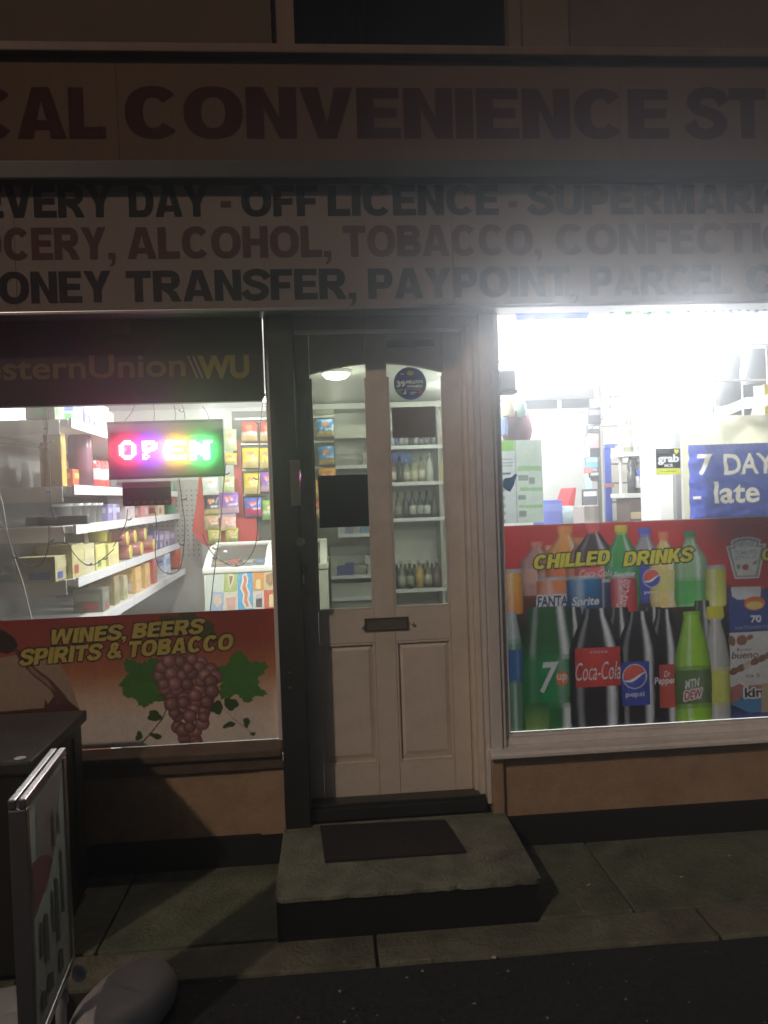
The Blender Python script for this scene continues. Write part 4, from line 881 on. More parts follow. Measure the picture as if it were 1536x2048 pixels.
ld = bpy.data.lights.new('bowl_light', 'POINT'); ld.energy = 16; ld.shadow_soft_size = .1; ld.color = (1,1,.9); lo = link(bpy.data.objects.new('bowl_light', ld)); lo.location = (c.x, yl, ZC-.2)

# ---- goods helpers
ORD = ['first','second','third','fourth','fifth','sixth','seventh','eighth','ninth','tenth','eleventh','twelfth']
def lathe_item(name, p, prof, cols, label_, cat, group=None, n=12):
    m_ = MB().lathe(prof, n, tuple(p), cols); return props(m_.obj(name, attr_g, None, origin=Vector(p)), label_, cat, group)
def wine(p, h, r, glassc, lab, cap, label_, group, cat='bottle', name='bottle'):
    prof = [(r*.9,0),(r,.02*h),(r,.14*h),(r*1.01,.141*h),(r*1.01,.46*h),(r,.461*h),(r,.58*h),(r*.72,.68*h),(r*.36,.76*h),(r*.34,.86*h),(r*.38,.861*h),(r*.38,h)]
    cols = [glassc,glassc,lab,lab,lab,glassc,glassc,glassc,glassc,cap,cap]
    return lathe_item(name, p, prof, cols, label_, cat, group)
def carton(name, x0, x1, y0, y1, z0, h, col, label_, cat='box', group=None, band=None, bevel=.004, panel=None):
    t_ = MB(); t_.box(x0, x1, y0, y1, z0, z0+h, col=col); o = t_.obj(name, attr, None, bevel)
    props(o, label_, cat, group)
    if band:
        b_ = MB(); b_.box(x0+.006, x1-.006, y0-.0016, y0-.0004, z0+h*.55, z0+h*.85, col=band); b_.obj('printed_band', attr, o)
    if panel:
        b_ = MB(); b_.box(x0+(x1-x0)*.2, x1-(x1-x0)*.2, y0-.0016, y0-.0004, z0+h*.12, z0+h*.45, col=panel); b_.obj('printed_panel', attr, o)
    return o
def bag_mesh(name, c1, c2, c3, w=.15, h=.21):
    rows, cols = [], []; n, k = 12, 9
    for side in (-1, 1):
        R_, C_ = [], []
        for i in range(n+1):
            v = i/n; r_, c_ = [], []
            for j in range(k+1):
                u = 2*j/k-1; puff = (max(0, 1-u*u)**.5)*(math.sin(math.pi*min(1, max(0, (v-.03)/.94)))**.5)*.028*(1+.15*math.sin(9*u+7*v))
                r_.append((u*w/2*(1-.04*math.sin(math.pi*v)), side*puff, h*v))
                col = c1 if v > .48 else (c3 if v < .3 else c2)
                if v > .93 or v < .06: col = mul(c1, .7)
                if side < 0 and ((u*1.1)**2+((v-.68)*5)**2) < .35: col = mixc(c3, (.7,.1,.08), .5)
                if .36 < v < .5 and abs(u) < .8 and int((u+1)*8) % 2 == 0: col = (.75,.75,.72)
                c_.append(col)
            R_.append(r_); C_.append(c_)
        if side > 0: R_ = [x[::-1] for x in R_]; C_ = [x[::-1] for x in C_]
        b_ = MB(); b_.grid(R_, C_); rows.append(b_)
    m_ = rows[0]; n0 = len(m_.v); m_.v += rows[1].v; m_.f += [tuple(n0+i for i in f) for f in rows[1].f]; m_.c += rows[1].c; m_.sm += rows[1].sm
    return m_.mesh(name, attr_g)
BAGS = {}
def bag(kind, px, py_top, py_bot, Y, label_, group, wpx=32, dy=0):
    cc = {'red':((.60,.06,.03),(.6,.55,.45),(.55,.42,.15)),'yellow':((.75,.60,.04),(.75,.62,.1),(.55,.45,.2)),'crimson':((.10,.15,.5),(.50,.03,.12),(.35,.04,.10)),
          'green':((.25,.5,.08),(.6,.65,.5),(.2,.4,.1)),'purple':((.28,.12,.45),(.30,.16,.42),(.5,.35,.4)),'blue':((.05,.22,.5),(.06,.25,.5),(.5,.35,.12)),
          'black':((.03,.03,.05),(.05,.05,.08),(.45,.36,.15)),'white':((.65,.75,.7),(.5,.65,.6),(.7,.7,.6)),'tan':((.42,.32,.16),(.4,.3,.16),(.35,.3,.15)),
          'pink':((.7,.42,.4),(.65,.4,.4),(.6,.55,.2)),'lime':((.45,.5,.1),(.4,.42,.1),(.3,.3,.08)),'pale':((.55,.65,.35),(.5,.6,.35),(.5,.55,.3)),'orange':((.6,.3,.05),(.62,.4,.12),(.5,.3,.1))}[kind]
    if kind not in BAGS: BAGS[kind] = bag_mesh('crisp_bag', *cc)
    c = P(px, py_bot, Y); q = K(px, py_bot, Y)
    o = link(bpy.data.objects.new('crisp_bag', BAGS[kind])); o.location = (c.x, Y+dy, c.z); o.scale = (wpx*q/.15, 1, (py_bot-py_top)*q/.21); o.rotation_euler = (R(-4), random.uniform(-.04,.04), random.uniform(-.12,.12))
    return props(o, label_, 'crisps', group)

# ---- shelving along the left wall
dsk = (ray(610, 1000)); dsk = Vector((dsk.x, dsk.y, 0)).normalized(); lat = Vector((-dsk.y, dsk.x, 0))       # lat points left
N0 = P(150, 1052, .42); N0 = Vector((N0.x, N0.y, 0))
def PS(px, py, t=0.0):
    """point where the view through a pixel meets the upright plane t metres behind the shelf lips"""
    o_ = N0+lat*t; d = ray(px, py); nrm = lat; k_ = ((o_-CAM).dot(nrm))/d.dot(nrm); return CAM+d*k_
def SW(s_, t, z): q_ = N0+dsk*s_+lat*t; return Vector((q_.x, q_.y, z))
SL, SD = 3.0, .52
zA, zB, zC_, zD = Z(137, 838, .42), Z(144, 972, .42), Z(150, 1052, .42), Z(154, 1158, .42)
zE = PS(300, 1172).z; zF_ = ZF+.10
sh = thing('wall_shelving', 'white steel shelving unit running back along the left wall', 'shelving', (N0.x, N0.y, ZF))
ang = math.atan2(dsk.y, dsk.x)
def skbox(name, m_, s0, s1, t0, t1, z0, z1, parent, bevel=0, col=None):
    pts = [SW(s0, t0, z0), SW(s1, t0, z0), SW(s1, t1, z0), SW(s0, t1, z0)]
    b_ = MB(); b_.prism([(p.x, p.y) for p in pts], z0, z1, 'z', col); return b_.obj(name, m_, parent, bevel)
skbox('back_panel', shelf_g, 0, SL, SD+.002, SD+.03, ZF, ZC-.35, sh)
skbox('base_plinth', shelf_g, .0, SL, .03, SD, ZF, zF_-.002, sh)
for i, (z_, e_) in enumerate(((zA, 0), (zB, 0), (zC_, .6), (zD, 0), (zE, 0), (zF_, 0))):
    s1 = SL+e_; ex = .0 if i < 4 else -.04
    shl = skbox('shelf', shelf_m, 0, s1, ex+.012, SD, z_-.035, z_, sh, .002)
    n_ = 3
    for k in range(n_):
        skbox('price_strip', strip_m, s1*k/n_+.004, s1*(k+1)/n_-.004, ex-.004, ex+.010, z_-.042, z_+.006, shl)
    skbox('shelf_bracket', shelf_m, -.012, -.001, .05, SD, z_-.075, z_-.004, shl)
for k in range(3): skbox('upright', shelf_g, k*1.2+.3, k*1.2+.34, SD-.02, SD+.001, ZF, ZC-.36, sh)
pgp = MB(); p0 = SW(SL+.05, .10, 0); x1 = X(402, 1040, p0.y)
pgp = thing('peg_panel', 'grey pegboard panel closing the end of the left shelving', 'panel', (p0.x, p0.y, ZF))
box('board', shelf_g, p0.x-.5, x1, p0.y, p0.y+.02, ZF, Z(380, 960, p0.y), pgp)
pg = MB()
for i in range(9):
    for j in range(14): q_ = (x1-.03-i*.045, Z(380,970,p0.y)-.05-j*.045); pg.box(q_[0]-.006, q_[0]+.006, p0.y-.001, p0.y-.0002, q_[1]-.006, q_[1]+.006)
props(pg.obj('peg_hole', mat('dark_hole', (.06,.06,.05), .9, noise=0), pgp), kind='stuff')

def on_shelf(name, px, py, z_, w, d_, h, col, label_, cat='box', t=.09, kind='box', band=None, group=None, cols=None, ca=None):
    """an article standing on a left-hand shelf; w runs along the shelf, d_ across it"""
    p = PS(px, py, t); s0 = (Vector((p.x, p.y, 0))-N0).dot(dsk)
    if kind == 'box':
        o = skbox(name, attr, s0-w/2, s0+w/2, t-.02, t-.02+d_, z_+.001, z_+h, None, .004, col); props(o, label_, cat, group)
        if h > .12 and w > .09:
            mk = [(.35,.05,.05),(.05,.08,.3),(.08,.25,.1),(.05,.05,.05),(.6,.55,.5)][int(abs(px*7+py)) % 5]; o_f = w*(.1 if int(px) % 2 else -.2)
            skbox('printed_mark', attr, s0+o_f-w*.16, s0+o_f+w*.16, t-.0222, t-.0214, z_+h*.12, z_+h*.38, o, 0, mk)
            skbox('printed_mark', attr, s0-w/2-.0024, s0-w/2-.0018, t+.005, t-.04+d_*.8, z_+h*.12, z_+h*.40, o, 0, mk)
        if band:
            skbox('printed_band', attr, s0-w*.42, s0+w*.42, t-.0216, t-.0204, z_+h*.5, z_+h*.8, o, 0, band)
            skbox('printed_band', attr, s0-w/2-.0016, s0-w/2-.0004, t-.005, t-.035+d_, z_+h*.5, z_+h*.8, o, 0, band)
        return o
    q_ = SW(s0, t+d_/2-.02, z_+.001)
    if kind == 'cyl': prof = [(d_*.46,0),(d_*.5,h*.03),(d_*.5,h*.3),(d_*.5,h*.31),(d_*.5,h*.7),(d_*.5,h*.71),(d_*.5,h*.92),(d_*.44,h*.97),(d_*.44,h)]; cols = cols or [col,col,col,band or col,band or col,col,col,col]
    if kind == 'tub': prof = [(d_*.38,0),(d_*.4,h*.03),(d_*.49,h*.86),(d_*.53,h*.87),(d_*.53,h)]; cols = [col,col,band or col,band or col]
    if kind == 'bot': return wine(q_, h, d_/2, col, band or col, ca or col, label_, group, cat, name)
    return lathe_item(name, q_, prof, cols, label_, cat, group, 16)
def px_m(n, px, py, t=.1): p = PS(px, py, t); return n*K(px, py, p.y)
# top shelf
for cx_, w_, h_, col, band, lb_ in ((112, .15,.17,(.16,.16,.12),(.3,.3,.28),'dark olive box at the near end of the top left shelf'),(152,.12,.17,(.45,.55,.65),(.1,.15,.4),'pale blue box on the top left shelf'),
        (168,.11,.17,(.10,.10,.22),(.4,.4,.5),'dark navy box on the top left shelf'),(184,.15,.17,(.48,.42,.7),(.7,.65,.7),'lilac box on the top left shelf'),(203,.2,.18,(.6,.6,.62),(.5,.5,.5),'silvery pack at the far end of the top left shelf'),(213,.2,.16,(.5,.52,.5),None,'grey pack behind the top of the OPEN sign')):
    on_shelf('boxed_item', cx_, 838, zA, w_, .14, h_, col, lb_, band=band)
# second shelf
q = px_m(1, 122, 970)
on_shelf('tall_tube', 105, 968, zB, .075, .075, 88*q, (.42,.14,.06), 'narrow rust-orange tube on the second left shelf', 'tube', kind='cyl', band=(.5,.25,.15), t=.13)
on_shelf('tall_carton', 122, 972, zB, .075, .085, 104*q, (.46,.30,.06), 'tall mustard carton on the second left shelf', 'carton', band=(.36,.24,.05), t=.07)
on_shelf('dark_canister', 180, 968, zB, .14, .13, 118*q, (.10,.045,.06), 'dark maroon canister on the second left shelf', 'canister', kind='cyl', band=(.14,.06,.08), t=.06)
on_shelf('packet', 156, 968, zB, .3, .1, 40*q, (.45,.10,.05), 'low red packet between the mustard carton and the canister', 'packet', band=(.6,.4,.1), t=.12)
for i, (cx_, h_) in enumerate(((196, 62),(204,60),(212,64))):
    on_shelf('red_jar', cx_, 970, zB, .1, .1, h_*q, (.60,.08,.08), '%s red jar beside the canister on the second left shelf' % ORD[i], 'jar', kind='cyl', band=(.75,.55,.55), t=.05)
# third shelf
for i, cx_ in enumerate((142, 158, 174, 188, 199)):
    on_shelf('tub', cx_, 1042, zC_, .12, .115, 44*q, (.11,.12,.12), '%s dark tub with white rim on the third left shelf' % ORD[i], 'tub', kind='tub', band=(.62,.66,.64), t=.05+.03*(i < 1), group='dark tubs on the third left shelf')
for i, (cx_, col) in enumerate(((215,(.22,.20,.40)),(222,(.45,.42,.6)),(229,(.16,.14,.30)))):
    on_shelf('foil_pack', cx_, 1032, zC_, .12, .1, 34*q*1.2, col, '%s violet foil pack right of the dark tubs' % ORD[i], 'packet', band=(.5,.5,.7), t=.05)
for cx_, col, band, h_, lb_, kd in ((346,(.04,.25,.10),(.45,.10,.08),.27,'green and red tin near the far end of the third left shelf','cyl'),(355,(.75,.75,.70),(.3,.4,.3),.25,'white tin near the far end of the third left shelf','cyl'),
        (365,(.78,.80,.80),(.10,.15,.45),.25,'white bottle with a blue label at the far end of the third left shelf','bot'),(374,(.7,.6,.3),(.6,.3,.2),.14,'small cream and orange jar beyond the white bottle','cyl'),(381,(.75,.6,.15),(.7,.4,.1),.15,'yellow jar at the very end of the third left shelf','cyl')):
    on_shelf('tin' if kd == 'cyl' else 'bottle', cx_, 1018, zC_, .1, .1, h_, col, lb_, 'tin' if kd == 'cyl' else 'bottle', kind=kd, band=band, t=.04)
for cx_, col, h_, lb_ in ((255,(.5,.42,.45),.17,'pinkish pack behind the brown label card'),(285,(.5,.2,.2),.18,'red pack behind the brown label card'),(318,(.55,.5,.3),.17,'tan pack behind the brown label card')):
    on_shelf('packet', cx_, 1024, zC_, .26, .12, h_, col, lb_, 'packet', band=(.6,.6,.55), t=.06)
# fourth shelf
q = px_m(1, 197, 1130)
for i, (cx_, w_, h_, col) in enumerate(((118,.22,44,(.45,.42,.24)),(150,.2,60,(.50,.46,.22)),(172,.2,56,(.55,.52,.30)),(196,.2,50,(.66,.62,.22)),(222,.24,46,(.68,.62,.25)))):
    on_shelf('yellow_box', cx_, 1150-i*5, zD, w_, .18, h_*q*.95, col, '%s pale yellow box from the near end of the fourth left shelf' % ORD[i], 'box', band=mul(col, 1.2), t=.05+.03*(i == 0))
p_ = PS(197, 1102, .12); zt_ = zD+50*q*.95
q2 = PS(197, 1100, .12); s_ = (Vector((q2.x, q2.y, 0))-N0).dot(dsk); q3 = SW(s_, .12, zt_+.001)
lathe_item('tub', q3, [(.05,0),(.052,.004),(.062,.115),(.066,.117),(.066,.13)], [(.55,.52,.05)]*2+[(.66,.62,.1)]*2, 'lime yellow tub standing on the yellow boxes', 'tub', None, 18)
for i, (cx_, cy_, lv) in enumerate(((252,1100,0),(275,1092,0),(262,1078,1),(283,1080,1),(300,1088,0),(246,1078,1))):
    q4 = PS(cx_, 1100 if lv == 0 else 1085, .04); s_ = (Vector((q4.x,q4.y,0))-N0).dot(dsk); c4 = SW(s_, .0, zD+.052+.092*lv)
    m_ = MB(); cols = [(.30,.12,.10),(.62,.52,.10),(.35,.13,.10),(.62,.52,.10)]
    m_.lathe([(.035, 0),(.047,.004),(.047,.06),(.047,.15),(.035,.155)][::1], 14, (0,0,0), cols, axis='x')
    for k_, v in enumerate(m_.v): u_ = Vector(v); w3 = c4 + lat*(.16-u_.x) + dsk*u_.y + Vector((0,0,u_.z)); m_.v[k_] = tuple(w3)
    m_.sm = [True]*len(m_.sm); props(m_.obj('biscuit_roll', attr_g, None), '%s round yellow and maroon biscuit roll on the fourth left shelf, %s layer' % (ORD[i], ['lower','upper'][lv]), 'biscuits', 'yellow biscuit rolls')
for i, (cx_, w_, col) in enumerate(((308,.14,(.10,.08,.22)),(318,.16,(.14,.10,.28)),(330,.2,(.35,.28,.42)),(340,.22,(.18,.12,.30)))):
    on_shelf('purple_pack', cx_, 1088-i*5, zD, w_, .12, .15-.01*i, col, '%s dark purple pack from the near side of the fourth left shelf' % ORD[i], 'packet', band=(.5,.45,.55), t=.04)
# fifth shelf
for cx_, cy_, w_, h_, col, band, lb_ in ((205,1200,.14,.13,(.16,.16,.13),(.25,.25,.2),'dark grey pack at the near end of the fifth left shelf'),(228,1196,.12,.17,(.30,.22,.10),(.35,.3,.2),'brown pack on the fifth left shelf'),(246,1190,.1,.15,(.42,.38,.22),(.5,.45,.3),'khaki pack on the fifth left shelf'),
        (272,1180,.17,.17,(.62,.38,.12),(.7,.5,.2),'first orange packet on the fifth left shelf'),(291,1172,.16,.17,(.60,.36,.12),(.7,.5,.2),'second orange packet on the fifth left shelf'),(306,1165,.13,.25,(.50,.08,.06),(.5,.1,.08),'tall red box on the fifth left shelf'),
        (332,1150,.22,.18,(.55,.62,.75),(.2,.3,.6),'blue and white loaf pack on the fifth left shelf')):
    on_shelf('packet', cx_, cy_, zE, w_, .16, h_, col, lb_, 'packet', band=band, t=.02)
q4 = PS(352, 1150, .05); s_ = (Vector((q4.x,q4.y,0))-N0).dot(dsk); nb = thing('net_bag', 'bright red ribbed net bag on the fifth left shelf', 'bag', SW(s_, .1, zE+.001))
for k in range(5):
    c4 = SW(s_-.10+.055*k, .08, zE+.125); m_ = MB(); m_.lathe([(.01,-.12),(.045,-.11),(.055,-.04),(.055,.05),(.04,.10),(.01,.115)], 10, (0,0,0), [(.62,.07,.03)]*5)
    m_.v = [tuple(Vector((c4.x,c4.y,c4.z))+dsk*v[0]*.7+lat*v[1]*1.6+Vector((0,0,v[2]*.9))) for v in m_.v]; m_.obj('segment', attr_g, nb)
on_shelf('brown_carton', 378, 1132, zE, .5, .3, .20, (.22,.13,.07), 'open brown cardboard carton at the far end of the fifth left shelf', 'carton', t=.16)
on_shelf('packet', 366, 1142, zE, .2, .08, .07, (.7,.5,.45), 'small pink and cream packet in front of the brown carton', 'packet', t=0, band=(.8,.75,.5))
on_shelf('packet', 388, 1130, zE, .3, .08, .10, (.65,.35,.33), 'pink packet at the end of the fifth left shelf', 'packet', t=0, band=(.7,.6,.5))
# sixth shelf
for i, (cx_, cy_, w_, h_, col) in enumerate(((215,1228,.25,.15,(.55,.20,.08)),(245,1225,.2,.14,(.60,.14,.08)),(268,1222,.12,.10,(.5,.38,.25)),(300,1215,.12,.11,(.62,.45,.06)),(313,1208,.12,.12,(.60,.12,.08)),(325,1200,.14,.13,(.65,.5,.1)),(340,1195,.16,.12,(.55,.15,.15)),(352,1190,.2,.12,(.6,.5,.45)))):
    on_shelf('packet', cx_, cy_, zF_, w_, .16, h_, col, '%s %s packet along the lowest left shelf' % (ORD[i], ['orange','red','tan','yellow','red','yellow','crimson','cream'][i]), 'packet', t=-.01, band=mul(col, 1.3))

rs_ = random.Random(11)
def fill(px0, px1, y0, y1, z_, names, t, n, hmin, hmax, pal, where):
    for i in range(n):
        f = (i+.5)/n; cx_ = px0+(px1-px0)*f; col = pal[i % len(pal)][0]; nm = pal[i % len(pal)][1]
        on_shelf(names, cx_, y0+(y1-y0)*f, z_, rs_.uniform(.08,.13), rs_.uniform(.07,.12), rs_.uniform(hmin,hmax), mul(col, rs_.uniform(.8,1.15)), '%s %s pack %s' % (ORD[i % 12], nm, where), 'packet', t=t, band=mixc(col, (.7,.7,.65), .6))
fill(236, 350, 1020, 1005, zC_, 'small_pack', .16, 7, .16, .24, [((.30,.24,.42),'violet'),((.55,.52,.40),'cream'),((.45,.16,.14),'red'),((.2,.3,.2),'green')], 'in the back row of the third left shelf')
fill(160, 340, 1150, 1075, zD, 'small_pack', .24, 9, .18, .26, [((.55,.50,.28),'straw'),((.35,.25,.15),'brown'),((.45,.42,.35),'tan')], 'in the back row of the fourth left shelf')
fill(205, 345, 1200, 1150, zE, 'small_pack', .20, 8, .14, .20, [((.42,.20,.12),'rust'),((.55,.42,.20),'ochre'),((.30,.28,.24),'grey brown'),((.5,.12,.1),'crimson')], 'in the back row of the fifth left shelf')
fill(225, 365, 1228, 1180, zF_, 'small_pack', .12, 8, .12, .18, [((.50,.22,.10),'orange'),((.55,.48,.30),'sand'),((.5,.14,.12),'red')], 'in the back row of the lowest left shelf')
fill(118, 212, 968, 968, zB, 'small_pack', .24, 5, .16, .24, [((.5,.12,.10),'red'),((.55,.40,.12),'mustard'),((.28,.14,.16),'maroon')], 'in the back row of the second left shelf')

# ---- chest freezer
YZ = 2.0
fx0, fx1 = X(407, 1150, YZ), X(656, 1150, YZ); zr = Z(480, 1133, YZ)
fz = thing('chest_freezer', 'white ice cream chest freezer with curved glass lid and lolly pictures', 'freezer', ((fx0+fx1)/2, YZ, ZF))
box('freezer_body', freezer_m, fx0, fx1, YZ, YZ+.62, ZF+.06, zr-.045, fz, .012)
box('freezer_rim', freezer_m, fx0-.008, fx1+.008, YZ-.012, YZ+.63, zr-.044, zr, fz, .012)
box('freezer_foot', black_m, fx0+.03, fx1-.03, YZ+.04, YZ+.58, ZF, ZF+.059, fz)
arc = [(YZ+.0+.60*t, zr+.135*math.sin(math.pi/2*min(1, t*1.35))**.9) for t in [i/12 for i in range(13)]]
def arch(x0, x1, name, m_, th=.022):
    b_ = MB(); n_ = len(arc); b_.prism(arc+[(y, z-th) for y, z in arc[::-1]], x0, x1, 'x'); return b_.obj(name, m_, fz)
L_ = fx1-fx0
box('freezer_well_sheet', mat('freezer_well_dim_grey', (.30,.31,.30), .5, noise=.2, scale=12), fx0+.05, fx1-.05, YZ+.04, YZ+.56, zr+.0005, zr+.006, fz)  # flat sheet on the solid body, dimness of the inside put into its grey
for k_ in range(9): box('ice_cream_tub', mat('tub_colour_%d' % (k_ % 4), [(.45,.3,.15),(.5,.15,.12),(.6,.6,.55),(.2,.3,.45)][k_ % 4], .5), fx0+.07+k_*.095, fx0+.14+k_*.095, YZ+.10+.05*(k_ % 3), YZ+.30+.05*(k_ % 3), zr+.0065, zr+.02+.012*(k_ % 2), fz, .003)
for f in (0, .49, .94): arch(fx0+L_*f, fx0+L_*f+.05, 'lid_arch', freezer_m)
for a_, b_ in ((.052/L_, .488), (.49+.052/L_, .938)):
    gr_ = MB(); gr_.grid([[(fx0+L_*a_, y, z-.01), (fx0+L_*b_, y, z-.01)] for y, z in arc]); gr_.obj('curved_glass', glass_fz, fz)
box('lid_back_rail', freezer_m, fx0, fx1, YZ+.60, YZ+.63, zr+.001, arc[-1][1]+.01, fz, .006)
fp_ = Print(YZ-.002)
art = [([(412,1142),(448,1141),(446,1220),(410,1222)],(.55,.62,.55)),([(448,1141),(476,1140),(474,1182),(447,1184)],(.38,.47,.16)),([(424,1184),(447,1184),(446,1222),(420,1222)],(.30,.42,.58)),([(447,1185),(475,1183),(476,1220),(448,1221)],(.62,.60,.50)),
       ([(475,1140),(505,1139),(506,1218),(476,1220)],(.10,.38,.62)),([(505,1139),(528,1138),(528,1180),(506,1181)],(.62,.30,.08)),([(528,1138),(556,1137),(556,1180),(528,1180)],(.62,.50,.28)),([(506,1182),(528,1181),(528,1218),(507,1219)],(.66,.62,.50)),([(528,1181),(556,1180),(557,1217),(529,1218)],(.55,.10,.06))]
for pts, col in art: fp_.poly('picture_panel', pts, col, fz)
for pts, col in (([(484,1150),(492,1146),(497,1158),(494,1172),(500,1186),(498,1200),(505,1216),(492,1218),(484,1204),(486,1190),(480,1176),(484,1162)],(.70,.68,.6)),([(487,1152),(492,1150),(494,1160),(491,1172),(496,1186),(494,1200),(499,1214),(493,1214),(488,1203),(490,1190),(484,1176),(488,1162)],(.58,.22,.12)),
     ([(455,1150),(462,1146),(469,1150),(468,1162),(460,1180),(455,1164)],(.60,.60,.42)),([(458,1152),(466,1152),(464,1162),(460,1172)],(.26,.18,.08)),([(512,1160),(520,1158),(522,1178),(511,1178)],(.75,.6,.3)),([(512,1190),(524,1186),(525,1214),(512,1214)],(.55,.45,.5)),([(512,1198),(524,1196),(524,1214),(512,1214)],(.06,.05,.06)),
     ([(538,1190),(550,1186),(556,1196),(556,1214),(538,1214)],(.72,.6,.3)),([(452,1196),(472,1194),(470,1218),(455,1218)],(.60,.35,.30)),([(428,1190),(440,1188),(445,1204),(436,1216),(426,1206)],(.60,.52,.42)),([(533,1150),(546,1144),(552,1160),(540,1172),(532,1164)],(.35,.22,.12))):
    fp_.poly('lolly_picture', pts, col, fz)

# ---- crisps rack behind the freezer
YK = 3.05
rk = thing('crisps_rack', 'red and dark crisps display rack behind the freezer', 'rack', (X(470,1000,YK), YK, ZF))
box('rack_panel', green_shop, X(468,950,YK), X(672,950,YK), YK, YK+.03, Z(500,1095,YK), Z(500,822,YK), rk, .004)
pts = [(387,1040),(394,1000),(398,950),(398,898),(414,898),(415,1000),(420,1036),(512,1036),(520,1092),(412,1092),(395,1080),(385,1062)]
MB().prism([(P(x, y, YK-.06).x, P(x, y, YK-.06).z) for x, y in pts], YK-.06, YK-.035, 'y').obj('side_panel', red_plastic, rk)
box('hanging_strip', red_plastic, X(468,950,YK-.03), X(484,950,YK-.03), YK-.03, YK-.005, Z(470,1060,YK), Z(470,880,YK), rk, .004)
for py in (838, 888, 940, 990): box('rack_rail', steel, X(470,py,YK), X(668,py,YK), YK-.02, YK-.004, Z(520,py+2,YK), Z(520,py-3,YK), rk, .002)
box('rack_foot', black_m, X(480,1092,YK), X(660,1092,YK), YK-.02, YK+.3, ZF, Z(500,1096,YK), rk, .004)
G = 'crisp bags hanging on the rack'
for kind, px, a_, b_, lb_, w_ in (('red',499,843,883,'red crisp bag at the top left of the rack',33),('yellow',502,895,936,'yellow crisp bag second from the top in the left column of the rack',34),('yellow',504,946,988,'lower yellow crisp bag in the left column of the rack',33),
    ('crimson',507,995,1034,'crimson and blue crisp bag below the yellow bags',34),('red',534,843,883,'red crisp bag at the top beside the door post',32),('yellow',536,895,936,'yellow crisp bag beside the door post',32),('purple',537,944,984,'mauve crisp bag beside the door post',32),('green',540,1000,1040,'lime green crisp bag beside the door post',32),
    ('pale',460,858,902,'pale green crisp bag right beside the OPEN sign',28),('yellow',461,906,930,'small yellow crisp bag below the pale green one',26),('white',422,954,990,'white crisp bag under the right end of the OPEN sign',32),('pale',456,952,986,'pale cream crisp bag left of the lower yellow bag',26),
    ('black',424,990,1030,'black crisp bag in the lower left cluster of the rack',30),('purple',459,984,1028,'large purple crisp bag in the lower left cluster',40),('tan',424,1030,1060,'tan crisp bag below the black one',30),('pink',457,1032,1062,'pink crisp bag below the large purple one',32),
    ('lime',430,1058,1088,'olive crisp bag just above the freezer lid on the left',26),('lime',464,1056,1088,'lime crisp bag just above the freezer lid on the right',26),
    ('blue',652,838,874,'upper blue crisp bag seen through the left door pane',34),('blue',654,892,930,'lower blue crisp bag seen through the left door pane',32),('orange',656,935,972,'orange crisp bag just above the black card',34),('orange',632,960,1000,'narrow orange bag left of the black card',14),('red',634,1000,1036,'narrow red bag left of the black card',14)):
    bag(kind, px, a_, b_, YK-.09-(0 if px > 470 else .02), lb_, G, w_)

# ---- back wall shelving behind the door
YW = YB-.02; YE = YW-.36
bs = thing('back_shelving', 'white back wall shelving with bottles seen through the door panes', 'shelving', (X(765,1000,YE), YW, ZF))
bx0, bxm, bx1 = X(622,1000,YE), X(762,1000,YE), X(905,1000,YE)
box('back_panel', white_in, bx0, bx1, YW-.012, YW, ZF, Z(765,846,YW), bs)
box('canopy', white_in, bx0, bx1+.3, YE-.05, YW-.013, Z(765,817,YE), Z(765,806,YE), bs, .004)
box('fascia_panel', mat('pale_fascia', (.72,.72,.62), .5), bx0, bxm-.002, YE+.02, YE+.03, Z(700,876,YE), Z(700,849,YE), bs, .002)
for xx_ in (bx0, bxm, X(882,1000,YE)): box('upright', shelf_g, xx_-.015, xx_+.015, YE+.01, YW-.013, ZF, Z(765,818,YE), bs, .003)
lev = {}
for k, (a_, b_, py) in enumerate(((bx0+.016,bxm-.016,931),(bx0+.016,bxm-.016,1068),(bx0+.016,bxm-.016,1151),(bxm+.016,bx1,891),(bxm+.016,bx1,964),(bxm+.016,bx1,1036),(bxm+.016,bx1,1178),(bx0+.016,bxm-.016,1195))):
    z_ = Z((700 if k in (0,1,2,7) else 835), py, YE); lev[py] = z_
    s_ = box('shelf', shelf_m, a_, b_, YE+.006, YW-.0135, z_-.025, z_, bs, .003); box('price_strip', strip_m, a_+.002, b_-.002, YE-.002, YE+.005, z_-.035, z_+.004, s_)
box('shelf_end_panel', shelf_g, bx0+.03, bxm-.03, YE+.05, YE+.07, ZF, lev[1151]-.09, bs)
def on_back(px, lv, w, h, col, label_, cat, kind='wine', lab=None, cap=None, group=None, y=.10, name=None):
    x = X(px, 1000 if False else lv, YE+y); p = Vector((x, YE+y, lev[lv]+.001))
    if kind == 'wine': return wine(p, h, w/2, col, lab or col, cap or mul(col, .6), label_, group, cat, name or 'bottle')
    return carton(name or 'boxed_item', x-w/2, x+w/2, YE+y-.05, YE+y+.05, lev[lv]+.001, h, col, label_, cat, group, band=lab)
dg, am, cl = (.03,.035,.015), (.35,.2,.04), (.45,.46,.36)
for i, px in enumerate((784, 793, 803, 812, 822, 832, 843, 854, 866)):
    on_back(px, 891, .06, .17+.015*(i % 3), [(.5,.5,.48),(.08,.12,.35),(.1,.13,.35),(.35,.36,.34),(.03,.03,.03),(.12,.12,.1),(.06,.07,.1),(.05,.05,.06),(.04,.05,.05)][i], '%s small bottle from the left on the top bottle shelf' % ORD[i], 'bottle', lab=[(.6,.6,.6),(.1,.15,.4),(.5,.5,.5),(.4,.4,.4),(.1,.1,.1),(.5,.5,.45),(.3,.3,.4),(.3,.3,.3),(.2,.2,.2)][i], group='bottles behind the door glass')
